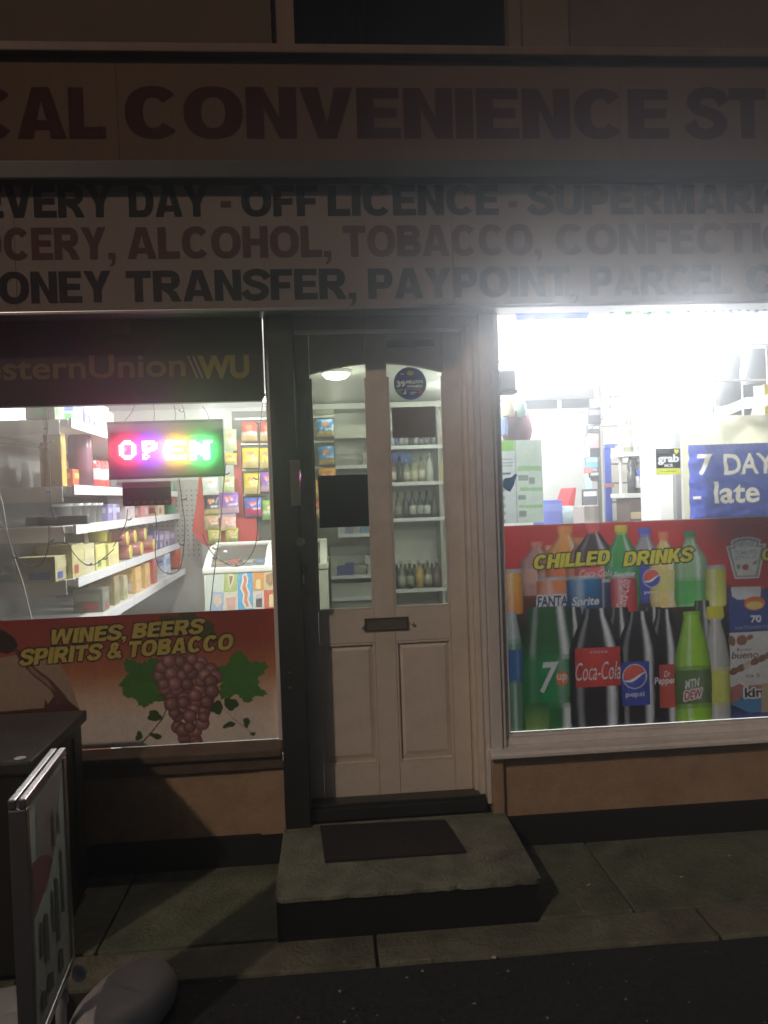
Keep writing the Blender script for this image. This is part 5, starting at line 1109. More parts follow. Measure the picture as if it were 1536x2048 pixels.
for i, (px, col, lab, h_) in enumerate(((786,(.25,.12,.08),(.7,.6,.5),.27),(800,dg,(.06,.06,.04),.30),(814,(.28,.30,.14),(.62,.62,.50),.26),(829,(.42,.42,.25),(.66,.64,.48),.27),(844,(.30,.26,.16),(.7,.7,.62),.30),(860,(.62,.64,.56),(.68,.70,.62),.32))):
    on_back(px, 964, .085, h_, col, '%s bottle from the left on the middle shelf of pale wines' % ORD[i], 'bottle', lab=lab, group='bottles behind the door glass')
on_back(802, 964, .24, .36, (.05,.15,.55), 'bright blue box behind the pale wine bottles', 'box', kind='box', y=.25)
on_back(884, 964, .10, .22, (.60,.45,.10), 'yellow packet right of the pale wine bottles', 'packet', kind='box', lab=(.7,.6,.2)); on_back(884, 891, .10, .2, (.55,.25,.28), 'pink packet at the right end of the top bottle shelf', 'packet', kind='box', lab=(.7,.6,.6))
for i, (px, lab) in enumerate(((797,(.34,.30,.26)),(812,(.06,.07,.07)),(826,(.55,.55,.5)),(841,(.40,.42,.40)),(855,(.66,.68,.62)),(869,(.10,.11,.09)))):
    on_back(px, 1036, .08, .30, (.11,.08,.06) if i == 0 else (.022,.026,.018), '%s bottle from the left on the shelf of dark wines' % ORD[i], 'bottle', lab=lab, group='bottles behind the door glass')
for i, (px, col, lab) in enumerate(((789,dg,(.05,.05,.04)),(804,(.12,.13,.11),(.42,.42,.36)),(821,dg,(.32,.32,.26)),(840,(.45,.30,.07),(.50,.36,.12)),(857,(.10,.10,.06),(.46,.45,.36)),(875,(.12,.06,.05),(.22,.16,.14)))):
    on_back(px, 1178, .10, .31, col, '%s large bottle from the left on the lowest bottle shelf' % ORD[i], 'bottle', lab=lab, cap=(.4,.36,.3), group='bottles behind the door glass')
on_back(691, 931, .25, .13, (.34,.34,.32), 'shiny silver packet on the white shelf in the left door pane', 'packet', kind='box', lab=(.5,.5,.48))
for i, (px, col) in enumerate(((652,(.35,.36,.42)),(668,(.25,.27,.40)),(683,(.55,.55,.55)),(697,(.22,.24,.36)),(712,(.40,.38,.36)),(728,(.15,.30,.45)))):
    on_back(px, 1068, .08, .15, col, '%s small box from the left below the black card' % ORD[i], 'box', kind='box', lab=mul(col, 1.5))
for i, (px, w_, h_, col, lb_) in enumerate(((666,.08,.22,(.45,.42,.38),'tall pale pack beside the freezer end'),(684,.11,.10,(.09,.10,.30),'left dark blue pack on the lower shelf'),(700,.10,.13,(.07,.08,.26),'right dark blue pack on the lower shelf'),(722,.16,.11,(.30,.31,.27),'grey pack on the lower shelf by the muntin'),(740,.10,.20,(.50,.50,.46),'pale box behind the door muntin'))):
    on_back(px, 1151, w_, h_, col, lb_, 'packet', kind='box', lab=mul(col, 1.3))

for i, (px, w_, h_, col, nm) in enumerate(((655,.12,.14,(.30,.30,.33),'grey'),(668,.10,.10,(.35,.18,.12),'rust'),(714,.12,.12,(.25,.26,.22),'olive'),(734,.10,.16,(.45,.42,.36),'tan'))):
    on_back(px, 931, w_, h_, col, '%s packet on the white shelf above the black card' % nm, 'packet', kind='box', lab=mul(col, 1.5), y=.2)
for i, px in enumerate((795, 812, 830, 848, 866)):
    on_back(px, 1178, .08, .26, [(.06,.06,.04),(.20,.06,.05),(.10,.12,.05),(.3,.18,.05),(.05,.05,.05)][i], '%s bottle from the left in the back row of the lowest bottle shelf' % ORD[i], 'bottle', lab=[(.3,.28,.22),(.4,.35,.3),(.25,.25,.2),(.4,.3,.1),(.3,.3,.28)][i], group='bottles behind the door glass', y=.22)

# =================================================================== THINGS IN THE LEFT WINDOW
YO = .17
o0, o1 = P(218, 956, YO), P(446, 843, YO); zt_, zb_ = Z(332, 841, YO), Z(332, 956, YO)
op = thing('open_sign', 'lit LED OPEN sign in red, violet, amber and green', 'sign', ((o0.x+o1.x)/2, YO, zb_))
box('sign_panel', mat('led_panel', (.20,.19,.19), .5, noise=.1), o0.x, o1.x, YO, YO+.03, zb_, zt_, op, .004)
FR = MB(); FR.box(o0.x, o1.x, YO-.004, YO-.0005, zt_-.012, zt_); FR.box(o0.x, o1.x, YO-.004, YO-.0005, zb_, zb_+.012)
FR.obj('sign_frame', mat('led_frame', (.10,.09,.09), .5), op)
PAT = {'O': ["..###..",".#####.","##...##","##...##","##...##","##...##","##...##",".#####.","..###.."],
       'P': ["#####..","######.","##..##.","##.###.","#####..",".##....","##.....","#.#....","##....."],
       'E': ["#######","#######","##.....","##.....","######.","##.....","##.....","#######","#######"],
       'N': ["##..###","###.##.","######.","######.","######.","######.","##.###.","##..##.","##..##."]}
for ch, cx_, w_, col, es, gl in (('O',255,34,(1,.16,.14),46,(1,.03,.08)),('P',302,36,(.45,.12,1.0),40,(.22,.04,1)),('E',352,40,(1,.62,.08),50,(1,.5,.04)),('N',403,46,(.25,1,.75),60,(.03,1,.18))):
    c = P(cx_, 900, YO-.003); q = K(cx_, 900, YO); m_ = MB(); H = 38*q; W_ = w_*q; rows = PAT[ch]
    for r_, line in enumerate(rows):
        for k, chh in enumerate(line):
            if chh != '#': continue
            x, z = c.x-W_/2+W_*(k+.5)/7, c.z+H/2-H*(r_+.5)/9; rr = .0042 if ch in 'OP' else .0052
            m_.poly([(x+rr*math.cos(t*math.pi/3), YO-.006, z+rr*math.sin(t*math.pi/3)) for t in range(6)]); 
            for t in range(6):
                a0, a1 = t*math.pi/3, (t+1)*math.pi/3; m_.poly([(x+rr*math.cos(a0), YO-.006, z+rr*math.sin(a0)), (x+rr*math.cos(a1), YO-.006, z+rr*math.sin(a1)), (x+rr*math.cos(a1), YO-.001, z+rr*math.sin(a1)), (x+rr*math.cos(a0), YO-.001, z+rr*math.sin(a0))])
    lo_ = m_.obj('led_letter', mat('led_%s' % ch.lower(), (.8,.8,.8), .5, noise=0, emit=tuple(.35+.65*v for v in col), estr=es*.28), op); props(lo_, kind='stuff')
    ld = bpy.data.lights.new('led_glow', 'POINT'); ld.energy = 3.4 if ch != 'P' else 3.6; ld.color = gl; ld.shadow_soft_size = .02
    lo = link(bpy.data.objects.new('led_glow', ld)); lo.location = (c.x, YO-.075, c.z)
# hanging cables and light strings
def string(pts, label_, r=.0022, Y=.145, m_=None, nubs=True, name='light_string', cat='light string'):
    ps = [P(x, y, Y+.01*math.sin(i)) for i, (x, y) in enumerate(pts)]; sm_ = []
    for i in range(len(ps)-1):
        a = ps[max(i-1,0)]; b = ps[i]; c = ps[i+1]; d = ps[min(i+2,len(ps)-1)]
        for k in range(5):
            t = k/5; sm_.append(.5*((2*b)+(c-a)*t+(2*a-5*b+4*c-d)*t*t+(3*b-a-3*c+d)*t**3))
    sm_.append(ps[-1]); o = MB().tube(sm_, r, 6).obj(name, m_ or cable_m, None); props(o, label_, cat)
    if nubs:
        for i in range(4, len(sm_)-2, 8):
            b_ = sm_[i]; s_ = random.choice((-1, 1)); MB().tube([b_, b_+Vector((s_*.012, 0, -.002)), b_+Vector((s_*.024, 0, .006))], .0032, 6).obj('bulb', m_ or cable_m, o)
    return o
string([(92,812),(95,870),(99,940),(101,1000),(98,1036)], 'dark light string hanging straight down at the left of the window')
string([(98,820),(94,900),(100,960),(104,1010),(112,1038)], 'second dark light string twisted beside the straight one at the left')
string([(98,1052),(97,1090),(85,1125),(60,1135),(35,1115),(18,1070),(0,1045),(-30,1010)], 'looping dark cable below the black bar at the far left')
string([(-6,975),(5,1010),(15,1070),(30,1120),(45,1165),(63,1238)], 'thick pale cable falling across the lower left of the window', .004, .15, pale_cable, False, 'cable', 'cable')
string([(122,1052),(140,1095),(165,1125),(185,1130),(205,1118),(228,1098)], 'dark cable sagging in front of the yellow boxes')
string([(255,1018),(252,1045),(240,1070),(226,1094)], 'short dark cable from the brown card to the biscuit rolls')
string([(311,1024),(313,1060),(311,1110),(322,1140),(345,1147),(362,1130),(370,1060),(365,1010),(358,958)], 'dark looped cable in the middle of the window below the OPEN sign')
string([(452,925),(448,960),(440,1060),(428,1150),(420,1224)], 'long dark cable from the OPEN sign down past the freezer')
string([(526,800),(520,860),(518,930),(515,1000),(513,1080),(495,1120),(470,1133),(440,1120),(420,1100),(405,1068)], 'dark light string hanging beside the post and looping over the freezer')
string([(-60,880),(0,886),(60,893),(96,897)], 'thin cable crossing the top left of the window', .0016, .15, None, False, 'cable', 'cable')
for i, (a_, b_) in enumerate((((270,810),(250,842)), ((306,810),(308,842)), ((348,810),(350,842)), ((364,810),(370,842)), ((405,812),(420,842)))):
    string([a_, ((a_[0]+b_[0])/2+2, (a_[1]+b_[1])/2), b_], '%s short hanging wire from the left above the OPEN sign' % ORD[i], .0016, .165, None, i == 3, 'hanging_wire', 'wire')
c0, c1 = P(52, 1051, .2), P(176, 1037, .2)
bar = MB().box(c0.x, c1.x, .19, .225, c0.z-.004, c0.z+.040).obj('socket_bar', mat('dull_black_plastic', (.07,.075,.065), .5, noise=.15), None, .005); props(bar, 'dull black bar on a cable inside the left window', 'bar')
c0, c1 = P(246, 1013, .13), P(341, 962, .13)
bc = thing('label_card', 'brown printed card hanging below the OPEN sign', 'card', ((c0.x+c1.x)/2, .13, c0.z))
box('card', mat('dark_brown_card', (.085,.055,.045), .6), c0.x, c1.x, .13, .133, c0.z, Z(290,975,.13), bc)
box('card_top', mat('clear_card_top', (.38,.26,.24), .5), c0.x, c1.x, .13, .133, Z(290,975,.13)+.0005, c1.z, bc)
for k in range(6): xx_ = c0.x+.02+(c1.x-c0.x-.03)*k/5.6; box('printed_spot', mat('tan_spot', (.22,.17,.13), .6), xx_, xx_+.018, .1285, .1295, c0.z+.010, c0.z+.022, bc)

# =================================================================== THINGS IN THE RIGHT WINDOW
YG2 = GR+.010
# valance along the top
va = thing('window_valance', 'strip of blue and green paper posters along the top of the right window', 'poster', (1.5, YG2, Z(1200,640,YG2)))
cv = Canvas(); vp = Print(YG2+.004, cv)
vp.poly('b', [(980,560),(1177,560),(1177,644),(980,650)], (.10,.16,.75), va)
vp.poly('w', [(1178,560),(1640,560),(1640,616),(1350,622),(1216,630),(1178,640)], (.62,.64,.67), va)
vp.word('EVERY', 1284, 618, 132, 26, (.05,.28,.06), va, heavy=True)
for i in range(14): x_ = 1352+i*17; vp.poly('s', [(x_,600),(x_+16,599),(x_+13,618),(x_+8,628),(x_+3,619)], (.08,.10,.34), va)
xv0, xv1 = X(1031,620,YG2), X(1600,610,YG2)
def vin(x, z):
    zb_ = Z(1031, 641, YG2) if x < X(1177,620,YG2) else Z(1300, 628, YG2)+.006*math.sin(x*60); return z > zb_
cv.sheet('paper_strip', poster_m, va, xv0, xv1, Z(1031,641,YG2), zl-.006, lambda x, z: YG2+.004+.001*math.sin(x*30), .003, vin)
# leaflets at the left of the window
lf = thing('leaflet_poster', 'white and green notice sheets at the left edge of the right window', 'poster', (X(1040,1045,YG2), YG2, Z(1040,1045,YG2)))
cv = Canvas(); lp = Print(YG2+.004, cv)
lp.poly('w', [(980,870),(1029,880),(1034,1052),(980,1055)], (.46,.50,.48), lf); lp.poly('g', [(1030,870),(1100,870),(1100,1055),(1035,1055)], (.44,.52,.44), lf)
lp.poly('h', [(990,875),(1028,874),(1029,901),(990,903)], (.20,.42,.10), lf)
for j, (a_, b_, y0, y1, col) in enumerate(((1035,1080,900,908,(.45,.55,.42)),(1036,1082,932,942,(.26,.42,.22)),(1036,1056,950,962,(.22,.26,.22)),(1058,1070,955,968,(.22,.26,.22)),(1040,1084,975,982,(.26,.42,.22)),(1036,1052,990,1000,(.20,.24,.20)),(1038,1084,1010,1016,(.26,.42,.22)),(1038,1054,1022,1034,(.20,.24,.20)),
      (1000,1026,918,920,(.2,.25,.22)),(1000,1026,925,927,(.2,.25,.22)),(1000,1026,931,933,(.2,.25,.22)),(1000,1022,945,949,(.1,.12,.12)))):
    lp.poly('l', [(a_,y0),(b_,y0-.5),(b_+.4,y1-.5),(a_+.4,y1)], col, lf)
for j in range(6): lp.poly('d', [(1005+j*.6+4*math.cos(t*.6), 965+j*15.5+4*math.sin(t*.6)) for t in range(11)], (.10,.20,.16), lf)
lp.poly('seam', [(1029,878),(1031,878),(1036,1050),(1034,1050)], (.25,.28,.27), lf)
cv.sheet('sheet', paper_m, lf, xw0+.004, X(1086,960,YG2), Z(1040,1046,YG2), Z(1040,880,YG2), lambda x, z: YG2+.006+.0015*math.sin(x*22+z*9), .0024)
stb = Print(YG2-.0005); b_ = stb.poly('blue_sticker', [(1004,965),(1010,956),(1022,955),(1030,947),(1035,949),(1030,960),(1028,970),(1020,984),(1012,980),(1006,974)], (.10,.33,.62), None, poster_m); props(b_, 'torn bright blue sticker on the white notice sheet', 'sticker')
# speaker box, bags
c0, c1 = P(992, 784, .25), P(1031, 740, .25)
sp_ = thing('speaker_box', 'grey speaker box high at the left edge of the right window', 'speaker', ((c0.x+c1.x)/2, .3, c0.z))
box('case', mat('grey_plastic', (.10,.105,.11), .6), c0.x-.05, c1.x, .25, .38, c0.z+.012, c1.z, sp_, .006); box('bracket', black_m, c0.x-.02, c1.x+.008, .26, .34, c0.z-.004, c0.z+.011, sp_, .002)
def sack(name, px, y0, y1, w, Y, col, label_, cat='bag'):
    c = P(px, y1, Y); q = K(px, y1, Y); H = (y1-y0)*q; W_ = w*q; rows = []
    for i in range(9):
        v = i/8; k = (.55+.45*math.sin(math.pi*(.15+.6*(1-v))))
        rows.append([(c.x+W_/2*k*math.cos(t)*(1+.06*math.sin(5*t+v*4)), Y+.06*k*math.sin(t), c.z+H*v) for t in [2*math.pi*j/14 for j in range(15)]])
    m_ = MB(); m_.grid(rows); m_.poly(rows[-1][:-1]); m_.poly(rows[0][:-1][::-1]); return props(m_.obj(name, mat(name+'_'+cat+str(round(sum(col)*100)), col, .8, noise=.2), None), label_, cat)
sack('cloth_bag', 1034, 822, 884, 60, .9, (.10,.035,.045), 'large dark maroon bag hanging left of the bright doorway')
sack('cloth_bag', 1018, 800, 832, 26, .8, (.55,.50,.36), 'small cream bag hanging above the maroon bag')
sack('cloth_bag', 1044, 808, 834, 17, .8, (.30,.48,.46), 'small teal bag hanging beside the cream bag')
sack('cloth_bag', 1008, 836, 870, 14, .8, (.20,.30,.55), 'small blue bag at the edge of the right window')
# chair, crates
c = P(1128, 1048, 3.2); zs_ = c.z
def cbox(name, px0, px1, py0, py1, Y, d_, col, label_, cat, band=None, group=None, bevel=.006): 
    a = P((px0+px1)/2, py1, Y); q = K((px0+px1)/2, py1, Y); w_ = (px1-px0)*q/2; return carton(name, a.x-w_, a.x+w_, Y, Y+d_, a.z, (py1-py0)*q, col, label_, cat, group, band, bevel)
def pbox(name, m_, px0, px1, py0, py1, Y, d_, parent, bevel=.003):
    a = P((px0+px1)/2, py1, Y); q = K((px0+px1)/2, py1, Y); w_ = (px1-px0)*q/2; return box(name, m_, a.x-w_, a.x+w_, Y, Y+d_, a.z, a.z+(py1-py0)*q, parent, bevel)
ch = thing('red_chair', 'red plastic chair standing in front of the bright doorway', 'chair', (c.x, 3.3, ZF))
redp = mat('red_chair_plastic', (.60,.05,.06), .4, noise=.05)
pbox('seat', redp, 1086, 1142, 1012, 1022, 3.2, .42, ch, .01)
a0 = P(1146, 1015, 3.25); a1 = P(1151, 975, 3.25)
MB().prism([(a0.x-.07, a0.z-.02), (a0.x+.01, a0.z-.02), (a1.x+.01, a1.z), (a1.x-.02, a1.z)], 3.25, 3.62, 'y').obj('backrest', redp, ch, .008)
for dx, dy in ((0,0),(.26,0),(0,.34),(.26,.34)):
    s0 = P(1090, 1022, 3.2); box('leg', steel, s0.x+dx, s0.x+dx+.025, 3.23+dy, 3.255+dy, ZF, s0.z-.02, ch, .003)
cbox('blue_crate', 1086, 1126, 1000, 1050, 2.6, .3, (.14,.17,.50), 'blue plastic crate below the red chair in the right window', 'crate', (.2,.25,.6))
c = P(1145, 1046, 2.6); q = K(1145, 1046, 2.6); lathe_item('round_bin', (c.x, 2.7, c.z-.02), [(.10,0),(.12,.02),(.13,.12),(.12,.14),(.05,.16)], [(.40,.52,.55)]*4, 'pale blue-grey round lidded tub right of the blue crate', 'tub', None, 18)
cbox('grey_carton', 1168, 1200, 1012, 1060, 2.2, .25, (.50,.44,.40), 'pale pinkish carton under the hanging goods', 'carton')
# hanging goods on a pole
YP = 2.1
hp = thing('display_pole', 'grey display pole of hanging goods left of the slatted wall', 'display stand', (X(1203,1000,YP), YP+.02, ZF))
c = P(1203, 1000, YP); box('pole', steel, c.x-.012, c.x+.012, YP+.02, YP+.045, ZF, Z(1203, 770, YP), hp, .003)
pbox('top_arm', steel, 1207, 1246, 791, 795, YP, .02, hp)
for i, (a_, b_, y0, y1, col, bd, nm) in enumerate(((1177,1202,815,848,(.05,.05,.06),(.2,.2,.22),'black carded pack with grey print, topmost on the pole'),(1175,1200,850,866,(.08,.07,.09),(.5,.5,.5),'small black pack second from the top on the pole'),(1171,1198,868,896,(.65,.30,.32),(.8,.75,.75),'red and white pack on the pole'),
     (1182,1200,896,914,(.06,.06,.07),None,'black pack in the middle of the pole'),(1172,1196,914,936,(.15,.35,.62),(.5,.6,.7),'sky blue pack on the pole'),(1170,1186,934,946,(.6,.2,.2),None,'small red pack below the blue one'),(1180,1199,942,962,(.07,.06,.07),(.4,.4,.4),'black pack below the small red one'),
     (1170,1185,956,978,(.40,.60,.65),None,'pale aqua pack at the edge of the pole'),(1166,1196,978,1010,(.10,.10,.12),(.6,.6,.62),'large black and white pack lowest on the pole'))):
    cbox('hanging_pack', a_, b_, y0, y1, YP-.04, .03, col, nm, 'packet', bd, 'packs hanging on the pole', .003)
# slatted wall
YSW = 2.7
sw = thing('slat_wall', 'cream slatted display wall with dark grooves in the right window', 'wall panel', (X(1260,1000,YSW), YSW, ZF))
slat_m = mat('cream_slat', (.66,.64,.54), .5, noise=.04)
xa, xb = X(1208,900,YSW), X(1330,900,YSW); z_ = Z(1240, 1080, YSW); dz = 38*K(1240, 950, YSW)
box('backing', mat('groove_shadow', (.28,.26,.20), .8), xa, xb, YSW+.016, YSW+.03, ZF, Z(1240,775,YSW), sw)
for i in range(9): box('slat', slat_m, xa+.001, xb-.001, YSW, YSW+.0155, z_+dz*i+.006, z_+dz*(i+1)-.006, sw, .003)
# blue clip strip
bsn = MB(); c = P(1219, 1050, YSW-.1); q = K(1219, 1000, YSW-.1)
bst = thing('clip_strip', 'long bright blue plastic clip strip hanging on the slatted wall', 'clip strip', (c.x, YSW-.1, c.z)); blue_m = mat('blue_plastic', (.08,.13,.55), .4, noise=.05)
pbox('strip', blue_m, 1213, 1226, 895, 1050, YSW-.1, .02, bst); pbox('strip_top', blue_m, 1212, 1231, 888, 896, YSW-.11, .03, bst)
pbox('red_tag', mat('pink_tag', (.60,.25,.25), .5), 1208, 1229, 967, 975, YSW-.13, .01, bst)
# bottle shelves in front of the slats
YQ = 2.1
qs = thing('bottle_stand', 'white stepped stand of bottles in front of the slatted wall', 'shelving', (X(1285,1000,YQ), YQ, ZF))
lq = {}
for py in (903, 986):
    p = pbox('shelf', shelf_m, 1248, 1316, py, py+9, YQ, .28, qs); lq[py] = Z(1282, py, YQ)
pbox('base_cabinet', mat('dark_brown_cabinet', (.11,.075,.06), .6), 1260, 1315, 996, 1100, YQ+.02, .25, qs); pbox('cabinet_sign', mat('tan_panel', (.45,.36,.22), .6), 1262, 1288, 1024, 1038, YQ+.012, .006, qs)
pbox('side_post', frame_m, 1246, 1250, 815, 1100, YQ+.2, .04, qs); pbox('header_card', mat('grey_mauve_card', (.30,.27,.32), .6), 1246, 1278, 758, 806, YQ, .01, qs)
pbox('back_card', mat('grey_back', (.22,.22,.22), .6), 1262, 1314, 915, 986, YQ+.24, .02, qs)
for i in range(7):
    x = X(1256+i*8.6, 903, YQ+.05+.09*(i % 2)); wine((x, YQ+.06+.10*(i % 2), lq[903]+.001), .26+.02*(i % 3), .030, [(.42,.44,.28),(.55,.55,.52),(.5,.5,.45)][i % 3], (.68,.68,.66), (.4,.4,.4), '%s pale bottle from the left on the upper bottle stand shelf' % ORD[i], 'bottles on the right-hand stand')
for i in range(7):
    x = X(1264+i*7.8, 986, YQ+.05+.09*(i % 2)); wine((x, YQ+.06+.10*(i % 2), lq[986]+.001), [.36,.26,.28,.35,.25,.24,.26][i], .030, [(.03,.03,.03),(.25,.27,.12),(.03,.03,.03),(.04,.03,.03)][i % 4], [(.10,.09,.09),(.55,.52,.35),(.6,.6,.6)][i % 3], (.5,.5,.55), '%s bottle from the left on the lower bottle stand shelf' % ORD[i], 'bottles on the right-hand stand')
t_ = P(1292, 958, YQ-.01); tg = MB(); tg.prism([(P(x,y,YQ-.02).x, P(x,y,YQ-.02).z) for x, y in ((1272,938),(1285,945),(1310,950),(1311,958),(1300,968),(1288,960),(1276,950))], YQ-.02, YQ-.012, 'y'); props(tg.obj('blue_cloth', blue_m, None), 'bright blue rag draped over the lower bottles', 'cloth')
# white pillar, boards, banner
wpil = box('white_pillar', white_in, X(1319,950,1.3), X(1350,950,1.3), 1.3, 1.6, ZF, ZC-.001, None, .004); props(wpil, 'narrow white pillar beside the bottle stand', 'pillar')
dkp = box('dark_trunking', mat('grey_trunking', (.20,.20,.20), .5), X(1352,950,1.25), X(1362,950,1.25), 1.25, 1.3, ZF, ZC-.4, None, .003); props(dkp, 'dark grey vertical trunking right of the white pillar', 'trunking')
gbs = thing('small_notice', 'small black and yellow square sticker above the red poster', 'sticker', (X(1337,950,YG2), YG2, Z(1337,950,YG2)))
cv = Canvas(); gp = Print(YG2+.004, cv)
gp.poly('e', [(1300,890),(1370,890),(1370,960),(1300,960)], (.62,.62,.56), gbs); gp.poly('k', [(1311,898),(1359,897),(1360,936),(1312,937)], (.03,.03,.03), gbs); gp.poly('y', [(1312,937.5),(1360,936.5),(1361,948),(1313,949)], (.62,.66,.06), gbs)
gp.word('grab', 1336, 919, 44, 21, (.75,.75,.75), gbs, weight=.04); gp.word('MCR', 1337, 931, 18, 6, (.75,.75,.75), gbs, weight=.03)
gp.poly('h', [(1352+x, 903-z) for x, z in ((0,-6),(-5,0),(-4,4),(-1.5,4.5),(0,2.5),(1.5,4.5),(4,4),(5,0))], (.68,.68,.05), gbs)
for y_ in (901, 905): gp.poly('t', [(1315,y_),(1338,y_-.5),(1338,y_+.8),(1315,y_+1.3)], (.2,.2,.2), gbs)
gp.poly('t', [(1320,942),(1352,941),(1352,943),(1320,944)], (.3,.32,.05), gbs)
cv.sheet('sticker_sheet', paper_m, gbs, X(1310,923,YG2), X(1361.5,923,YG2), Z(1336,950,YG2), Z(1336,896,YG2), lambda x, z: YG2, .0013)
bbd = MB().poly([(X(1366,900,.28), .28, Z(1450,1050,.28)), (X(1640,900,.28), .28, Z(1450,1050,.28)), (X(1640,900,.28), .295, Z(1450,831,.28)), (X(1366,900,.28), .285, Z(1450,831,.28))]).obj('beige_board', translucent('beige_paper', (.56,.54,.38), .5), None, .003); props(bbd, 'beige board behind the blue opening hours banner', 'board')
bl = thing('hours_banner', 'crinkled blue banner with white seven days late lettering', 'banner', (2.0, .19, Z(1450,1036,.19)))
ya_, yb_ = Z(1450,888,.19), Z(1450,1054,.19); x0_, x1_ = X(1378,960,.19), X(1620,960,.19)
cv = Canvas(); hb = Print(.19, cv); W_ = (.98,.98,.98)
hb.word('7', 1410, 929, 32, 42, W_, bl, weight=.022); hb.word('DAYS', 1446+62, 927, 124, 42, W_, bl, weight=.022)
hb.word('-', 1395, 995, 16, 6, W_, bl, weight=.03); hb.word('late', 1474, 984, 94, 44, W_, bl, weight=.022)
def crinkle(x, z): return .19+.004*math.sin(x*38+4*math.sin(z*23))*math.sin(z*41+x*6)+.0035*math.sin(z*70+3*math.sin(x*9))+.001*math.sin(x*190+z*120)
cv.sheet('banner_sheet', translucent('blue_banner_vinyl', 'attr', .6), bl, x0_, x1_, yb_, ya_, crinkle, .0024, base=(.10,.14,.55))

# wire grid with dark things behind
wg = thing('wire_grid', 'white wire display grid above the beige board', 'wire grid', (X(1480,830,.5), .5, Z(1480,830,.5)))
for px in (1428, 1483, 1534, 1588): a = P(px-1, 690, .5); b_ = P(px+4, 832, .5); MB().tube([(a.x, .5, a.z), (a.x+.003, .5, b_.z)], .0055, 8).obj('wire', frame_m, wg)
for py in (762, 690): a = P(1424, py, .488); MB().tube([(a.x, .488, a.z), (a.x+.75, .488, a.z)], .005, 8).obj('wire', frame_m, wg)
for px in (1437, 1495): c = P(px, 757, .475); MB().tube([(c.x-.014+.03*t/8, .475+.002*t, c.z+.016*math.sin(math.pi*t/8)) for t in range(9)], .003, 6).obj('hook', frame_m, wg)
sack('dark_coat', 1466, 712, 836, 84, .95, (.07,.075,.08), 'dark grey coat hanging behind the left of the wire grid', 'coat')
sack('dark_coat', 1512, 700, 770, 60, .8, (.09,.10,.11), 'dark grey hood hanging behind the right of the wire grid', 'coat')
cbox('pale_blue_panel', 1392, 1426, 752, 836, 1.1, .03, (.52,.60,.70), 'pale blue panel left of the hanging coats', 'panel')
cbox('yellow_card', 1529, 1560, 768, 836, .42, .01, (.75,.66,.06), 'bright yellow card at the right edge of the photo', 'card')
cl_ = MB(); rows = [[(P(1434+i*12, 822-i*3.1+4*math.sin(i)+dv, .38).x, .38+.02*math.sin(i*1.3)+.01*k, P(1434+i*12, 822-i*3.1+3*math.sin(i)+dv, .38).z) for i in range(11)] for k, dv in enumerate((-9, -3, 6, 12))]
cl_.grid(rows); props(cl_.obj('white_cloth', translucent('white_cloth_fabric', (.85,.84,.80), .5), None), 'rolled white cloth lying along the top of the beige board', 'cloth')
string([(996,650),(993,690),(1000,712),(1008,735)], 'thin dark wire at the top left corner of the right window', .0016, .2, None, True, 'hanging_wire', 'wire')
string([(1214,772),(1222,800),(1212,828),(1180,860),(1170,874)], 'loose dark cable around the display pole', .004, 1.9, None, False, 'cable', 'cable')

# =================================================================== STREET THINGS AT THE LEFT
BK, FT = PZ(174, 1419, .78), PZ(62, 1523, .78)
bin_ = thing('storage_bin', 'black cabinet bin standing against the wall under the left window', 'bin', ((BK.x+FT.x)/2-.3, (BK.y+FT.y)/2, 0))
def quad(x0, x1, y0, y1, z0, z1, k0=0, k1=0): return MB().prism([(x0,y0),(x1,y0),(x1,y1),(x0,y1)], z0, z1, 'z')
xr = (BK.x+FT.x)/2; bm_ = MB(); 
lid = mat('scuffed_black_lid', (.032,.036,.037), .5, noise=.3, scale=9, bump=.2, bscale=50, dirt=.3, dirtcol=(.11,.11,.10))
bm_.prism([(xr-.9,FT.y),(FT.x,FT.y),(BK.x,BK.y),(xr-.9,BK.y)], .735, .78, 'z'); bm_.obj('lid', lid, bin_, .008)
bm_ = MB(); bm_.prism([(xr-.88,FT.y+.02),(FT.x-.02,FT.y+.02),(BK.x-.02,BK.y-.015),(xr-.88,BK.y-.015)], .03, .734, 'z'); bm_.obj('body', black_m, bin_, .01)
bm_ = MB(); bm_.prism([(xr-.86,FT.y+.05),(FT.x-.05,FT.y+.05),(BK.x-.05,BK.y-.04),(xr-.86,BK.y-.04)], .001, .029, 'z'); bm_.obj('foot', black_m, bin_)
for k in range(3):
    y_ = FT.y+.12+(BK.y-FT.y-.25)*k/2; x_ = FT.x+(BK.x-FT.x)*(y_-FT.y)/(BK.y-FT.y); MB().box(x_-.022, x_-.012, y_-.01, y_+.01, .10, .70).obj('side_rib', black_m, bin_, .003)
c = PZ(40, 1516, .781); MB().lathe([(.019,0),(.019,.0012)], 20, (c.x, c.y, .7805)).obj('round_label', dullwhite, bin_)
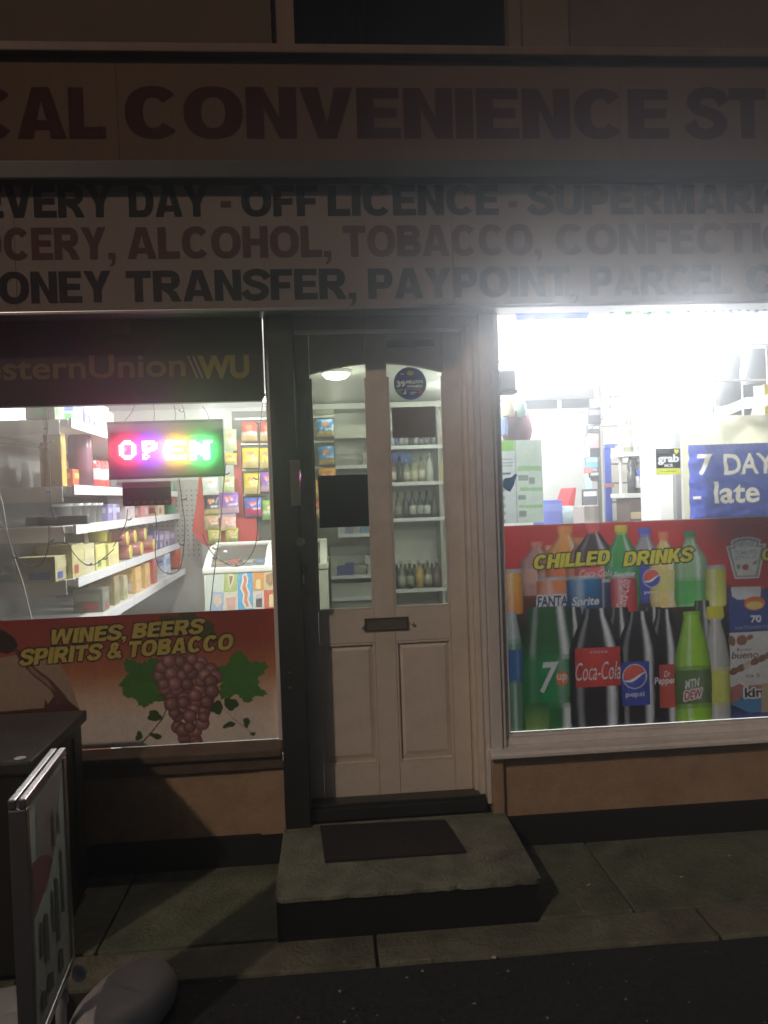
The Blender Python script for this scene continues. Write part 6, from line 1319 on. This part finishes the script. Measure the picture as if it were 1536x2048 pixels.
# forecourt poster sign
A_f = PZ(132, 1494, .90); 
def fit_depth(px, py, z): return PZ(px, py, z)
A_n = PZ(52, 1598, .90)
ud = Vector((A_n.x-A_f.x, A_n.y-A_f.y, 0)); LW = ud.length; ud.normalize(); nd = Vector((-ud.y, ud.x, 0))       # nd points to the right / front side
if nd.x < 0: nd = -nd
zb2 = PZ(155, 1925, 0); dd_ = ray(156, 1922); k_ = (A_f.y-CAM.y)/dd_.y; zsb = (CAM+dd_*k_).z
ab = thing('pavement_sign', 'silver framed double-sided poster sign on a grey plastic base', 'pavement sign', ((A_f.x+A_n.x)/2, (A_f.y+A_n.y)/2, 0))
def apt(u, n, z): q_ = A_f+ud*u+nd*n; return (q_.x, q_.y, z)
def abox(name, m_, u0, u1, n0, n1, z0, z1, bevel=.003, par=ab):
    b_ = MB(); pts = [apt(u0,n0,0), apt(u1,n0,0), apt(u1,n1,0), apt(u0,n1,0)]; b_.prism([(p[0],p[1]) for p in pts], z0, z1, 'z'); return b_.obj(name, m_, par, bevel)
fw = .026; zt2 = .90
abox('frame_rail', alu, 0, LW, -.045, -.025, zt2-fw, zt2, .004); abox('frame_rail', alu, 0, LW, -.02, .0, zt2-fw, zt2, .004)
abox('frame_rail', alu, 0, LW, -.045, .0, zsb, zsb+fw, .004)
abox('frame_stile', alu, 0, fw, -.045, .0, zsb+fw+.001, zt2-fw-.001, .004); abox('frame_stile', alu, LW-fw, LW, -.045, .0, zsb+fw+.001, zt2-fw-.001, .004)
sheet = mat('grey_poster_sheet', (.80,.82,.84), .5, noise=.08)
pb_ = abox('poster_panel', sheet, fw+.001, LW-fw-.001, -.04, -.006, zsb+fw+.001, zt2-fw-.001, 0)
def aprint(name, pts, m_): 
    global _an; _an += .0003; b_ = MB(); b_.poly([apt(u, -.006+_an, z) for u, z in pts]); return b_.obj(name, m_, pb_)
_an = .0003; pinkr = mat('faded_red_print', (.40,.17,.18), .5, noise=.1); gry = mat('faded_grey_print', (.24,.255,.26), .5, noise=.1)
H_ = zt2-zsb; zz = lambda f: zsb+H_*f
aprint('printed_block', [(fw+.01, zz(.93)), (LW-fw-.07, zz(.93)), (LW-fw-.05, zz(.55)), (LW*.6, zz(.52)), (fw+.1, zz(.66))], mat('faded_pink_print', (.52,.42,.43), .5, noise=.1))
aprint('printed_shape', [(LW-fw-.02, zz(.72)), (LW*.72, zz(.70)), (LW*.55, zz(.66)), (LW*.42, zz(.60)), (LW*.6, zz(.55)), (LW-fw-.02, zz(.50))], pinkr)
for k, (u, f0, f1, w_) in enumerate(((.14,.30,.60,.035),(.30,.22,.52,.04),(.44,.30,.50,.03),(.62,.24,.46,.045),(.76,.30,.46,.035),(.25,.08,.2,.05),(.55,.10,.2,.06),(.75,.09,.19,.05),(.2,.66,.78,.02),(.35,.64,.82,.02))):
    u_ = fw+(LW-2*fw)*u; aprint('printed_stroke', [(u_, zz(f0)), (u_+w_, zz(f0+.02)), (u_+w_*.9, zz(f1)), (u_+w_*.1, zz(f1-.03))], gry)
# moulded base: two lobes
def lobe(c, a, b_, h, th, name):
    rows = []; n_ = 28
    for r_, z in ((1.0,.004),(1.03,.03),(1.0,h*.55),(.9,h*.85),(.72,h),(.4,h*1.04),(.01,h*1.05)):
        row = []
        for i in range(n_+1):
            t = 2*math.pi*i/n_; x, y = a*r_*math.copysign(abs(math.cos(t))**.8, math.cos(t)), b_*r_*math.copysign(abs(math.sin(t))**.8, math.sin(t))
            row.append((c.x+x*math.cos(th)-y*math.sin(th), c.y+x*math.sin(th)+y*math.cos(th), z-(.05*h*(i % 14 == 0) if r_ < .8 else 0)))
        rows.append(row)
    return MB().grid(rows).obj(name, plast_grey, ab)
c = PZ(248, 1995, .07); lobe(c, .125, .20, .10, R(-20), 'base_lobe')
c2 = PZ(20, 2040, .07); lobe(Vector((c2.x-.02, c2.y-.02, 0)), .12, .19, .10, R(20), 'base_lobe')
cm = A_f.lerp(A_n, .42); MB().prism([(cm.x-.22, cm.y-.05), (cm.x+.16, cm.y-.05), (cm.x+.16, cm.y+.07), (cm.x-.22, cm.y+.07)], .005, .09, 'z').obj('base_bridge', plast_grey, ab, .02)
for u in (.10, LW-.10):
    q_ = apt(u, -.022, 0); MB().lathe([(.016,.08),(.016,zsb-.07),(.024,zsb-.06),(.020,zsb-.04),(.026,zsb-.02),(.018,zsb+.004)], 12, (q_[0], q_[1], 0)).obj('spring_foot', plast_grey, ab)
q_ = apt(.01, .012, zsb-.03); MB().lathe([(.006,-.03),(.02,-.02),(.022,.0),(.016,.02),(.004,.028)], 12, q_).obj('end_cap', plast_grey, ab)

# =================================================================== ADDED HAZE, stands in for the lens glow round the right window
me = MB().box(-160, 160, -210, 70, -1.2, 6.5).mesh('haze', black_m); me.materials.clear()
hm = bpy.data.materials.new('glow_haze'); hm.use_nodes = True; hm.node_tree.nodes.remove(hm.node_tree.nodes['Principled BSDF'])
pv_ = hm.node_tree.nodes.new('ShaderNodeVolumePrincipled'); pv_.inputs['Color'].default_value = (.9,.92,.95,1); pv_.inputs['Density'].default_value = .042; pv_.inputs['Anisotropy'].default_value = .86
hm.node_tree.links.new(pv_.outputs[0], hm.node_tree.nodes['Material Output'].inputs['Volume']); me.materials.append(hm)
ho = link(bpy.data.objects.new('haze', me)); props(ho, kind='stuff', label='thin haze added for the glow around the lit shop front')
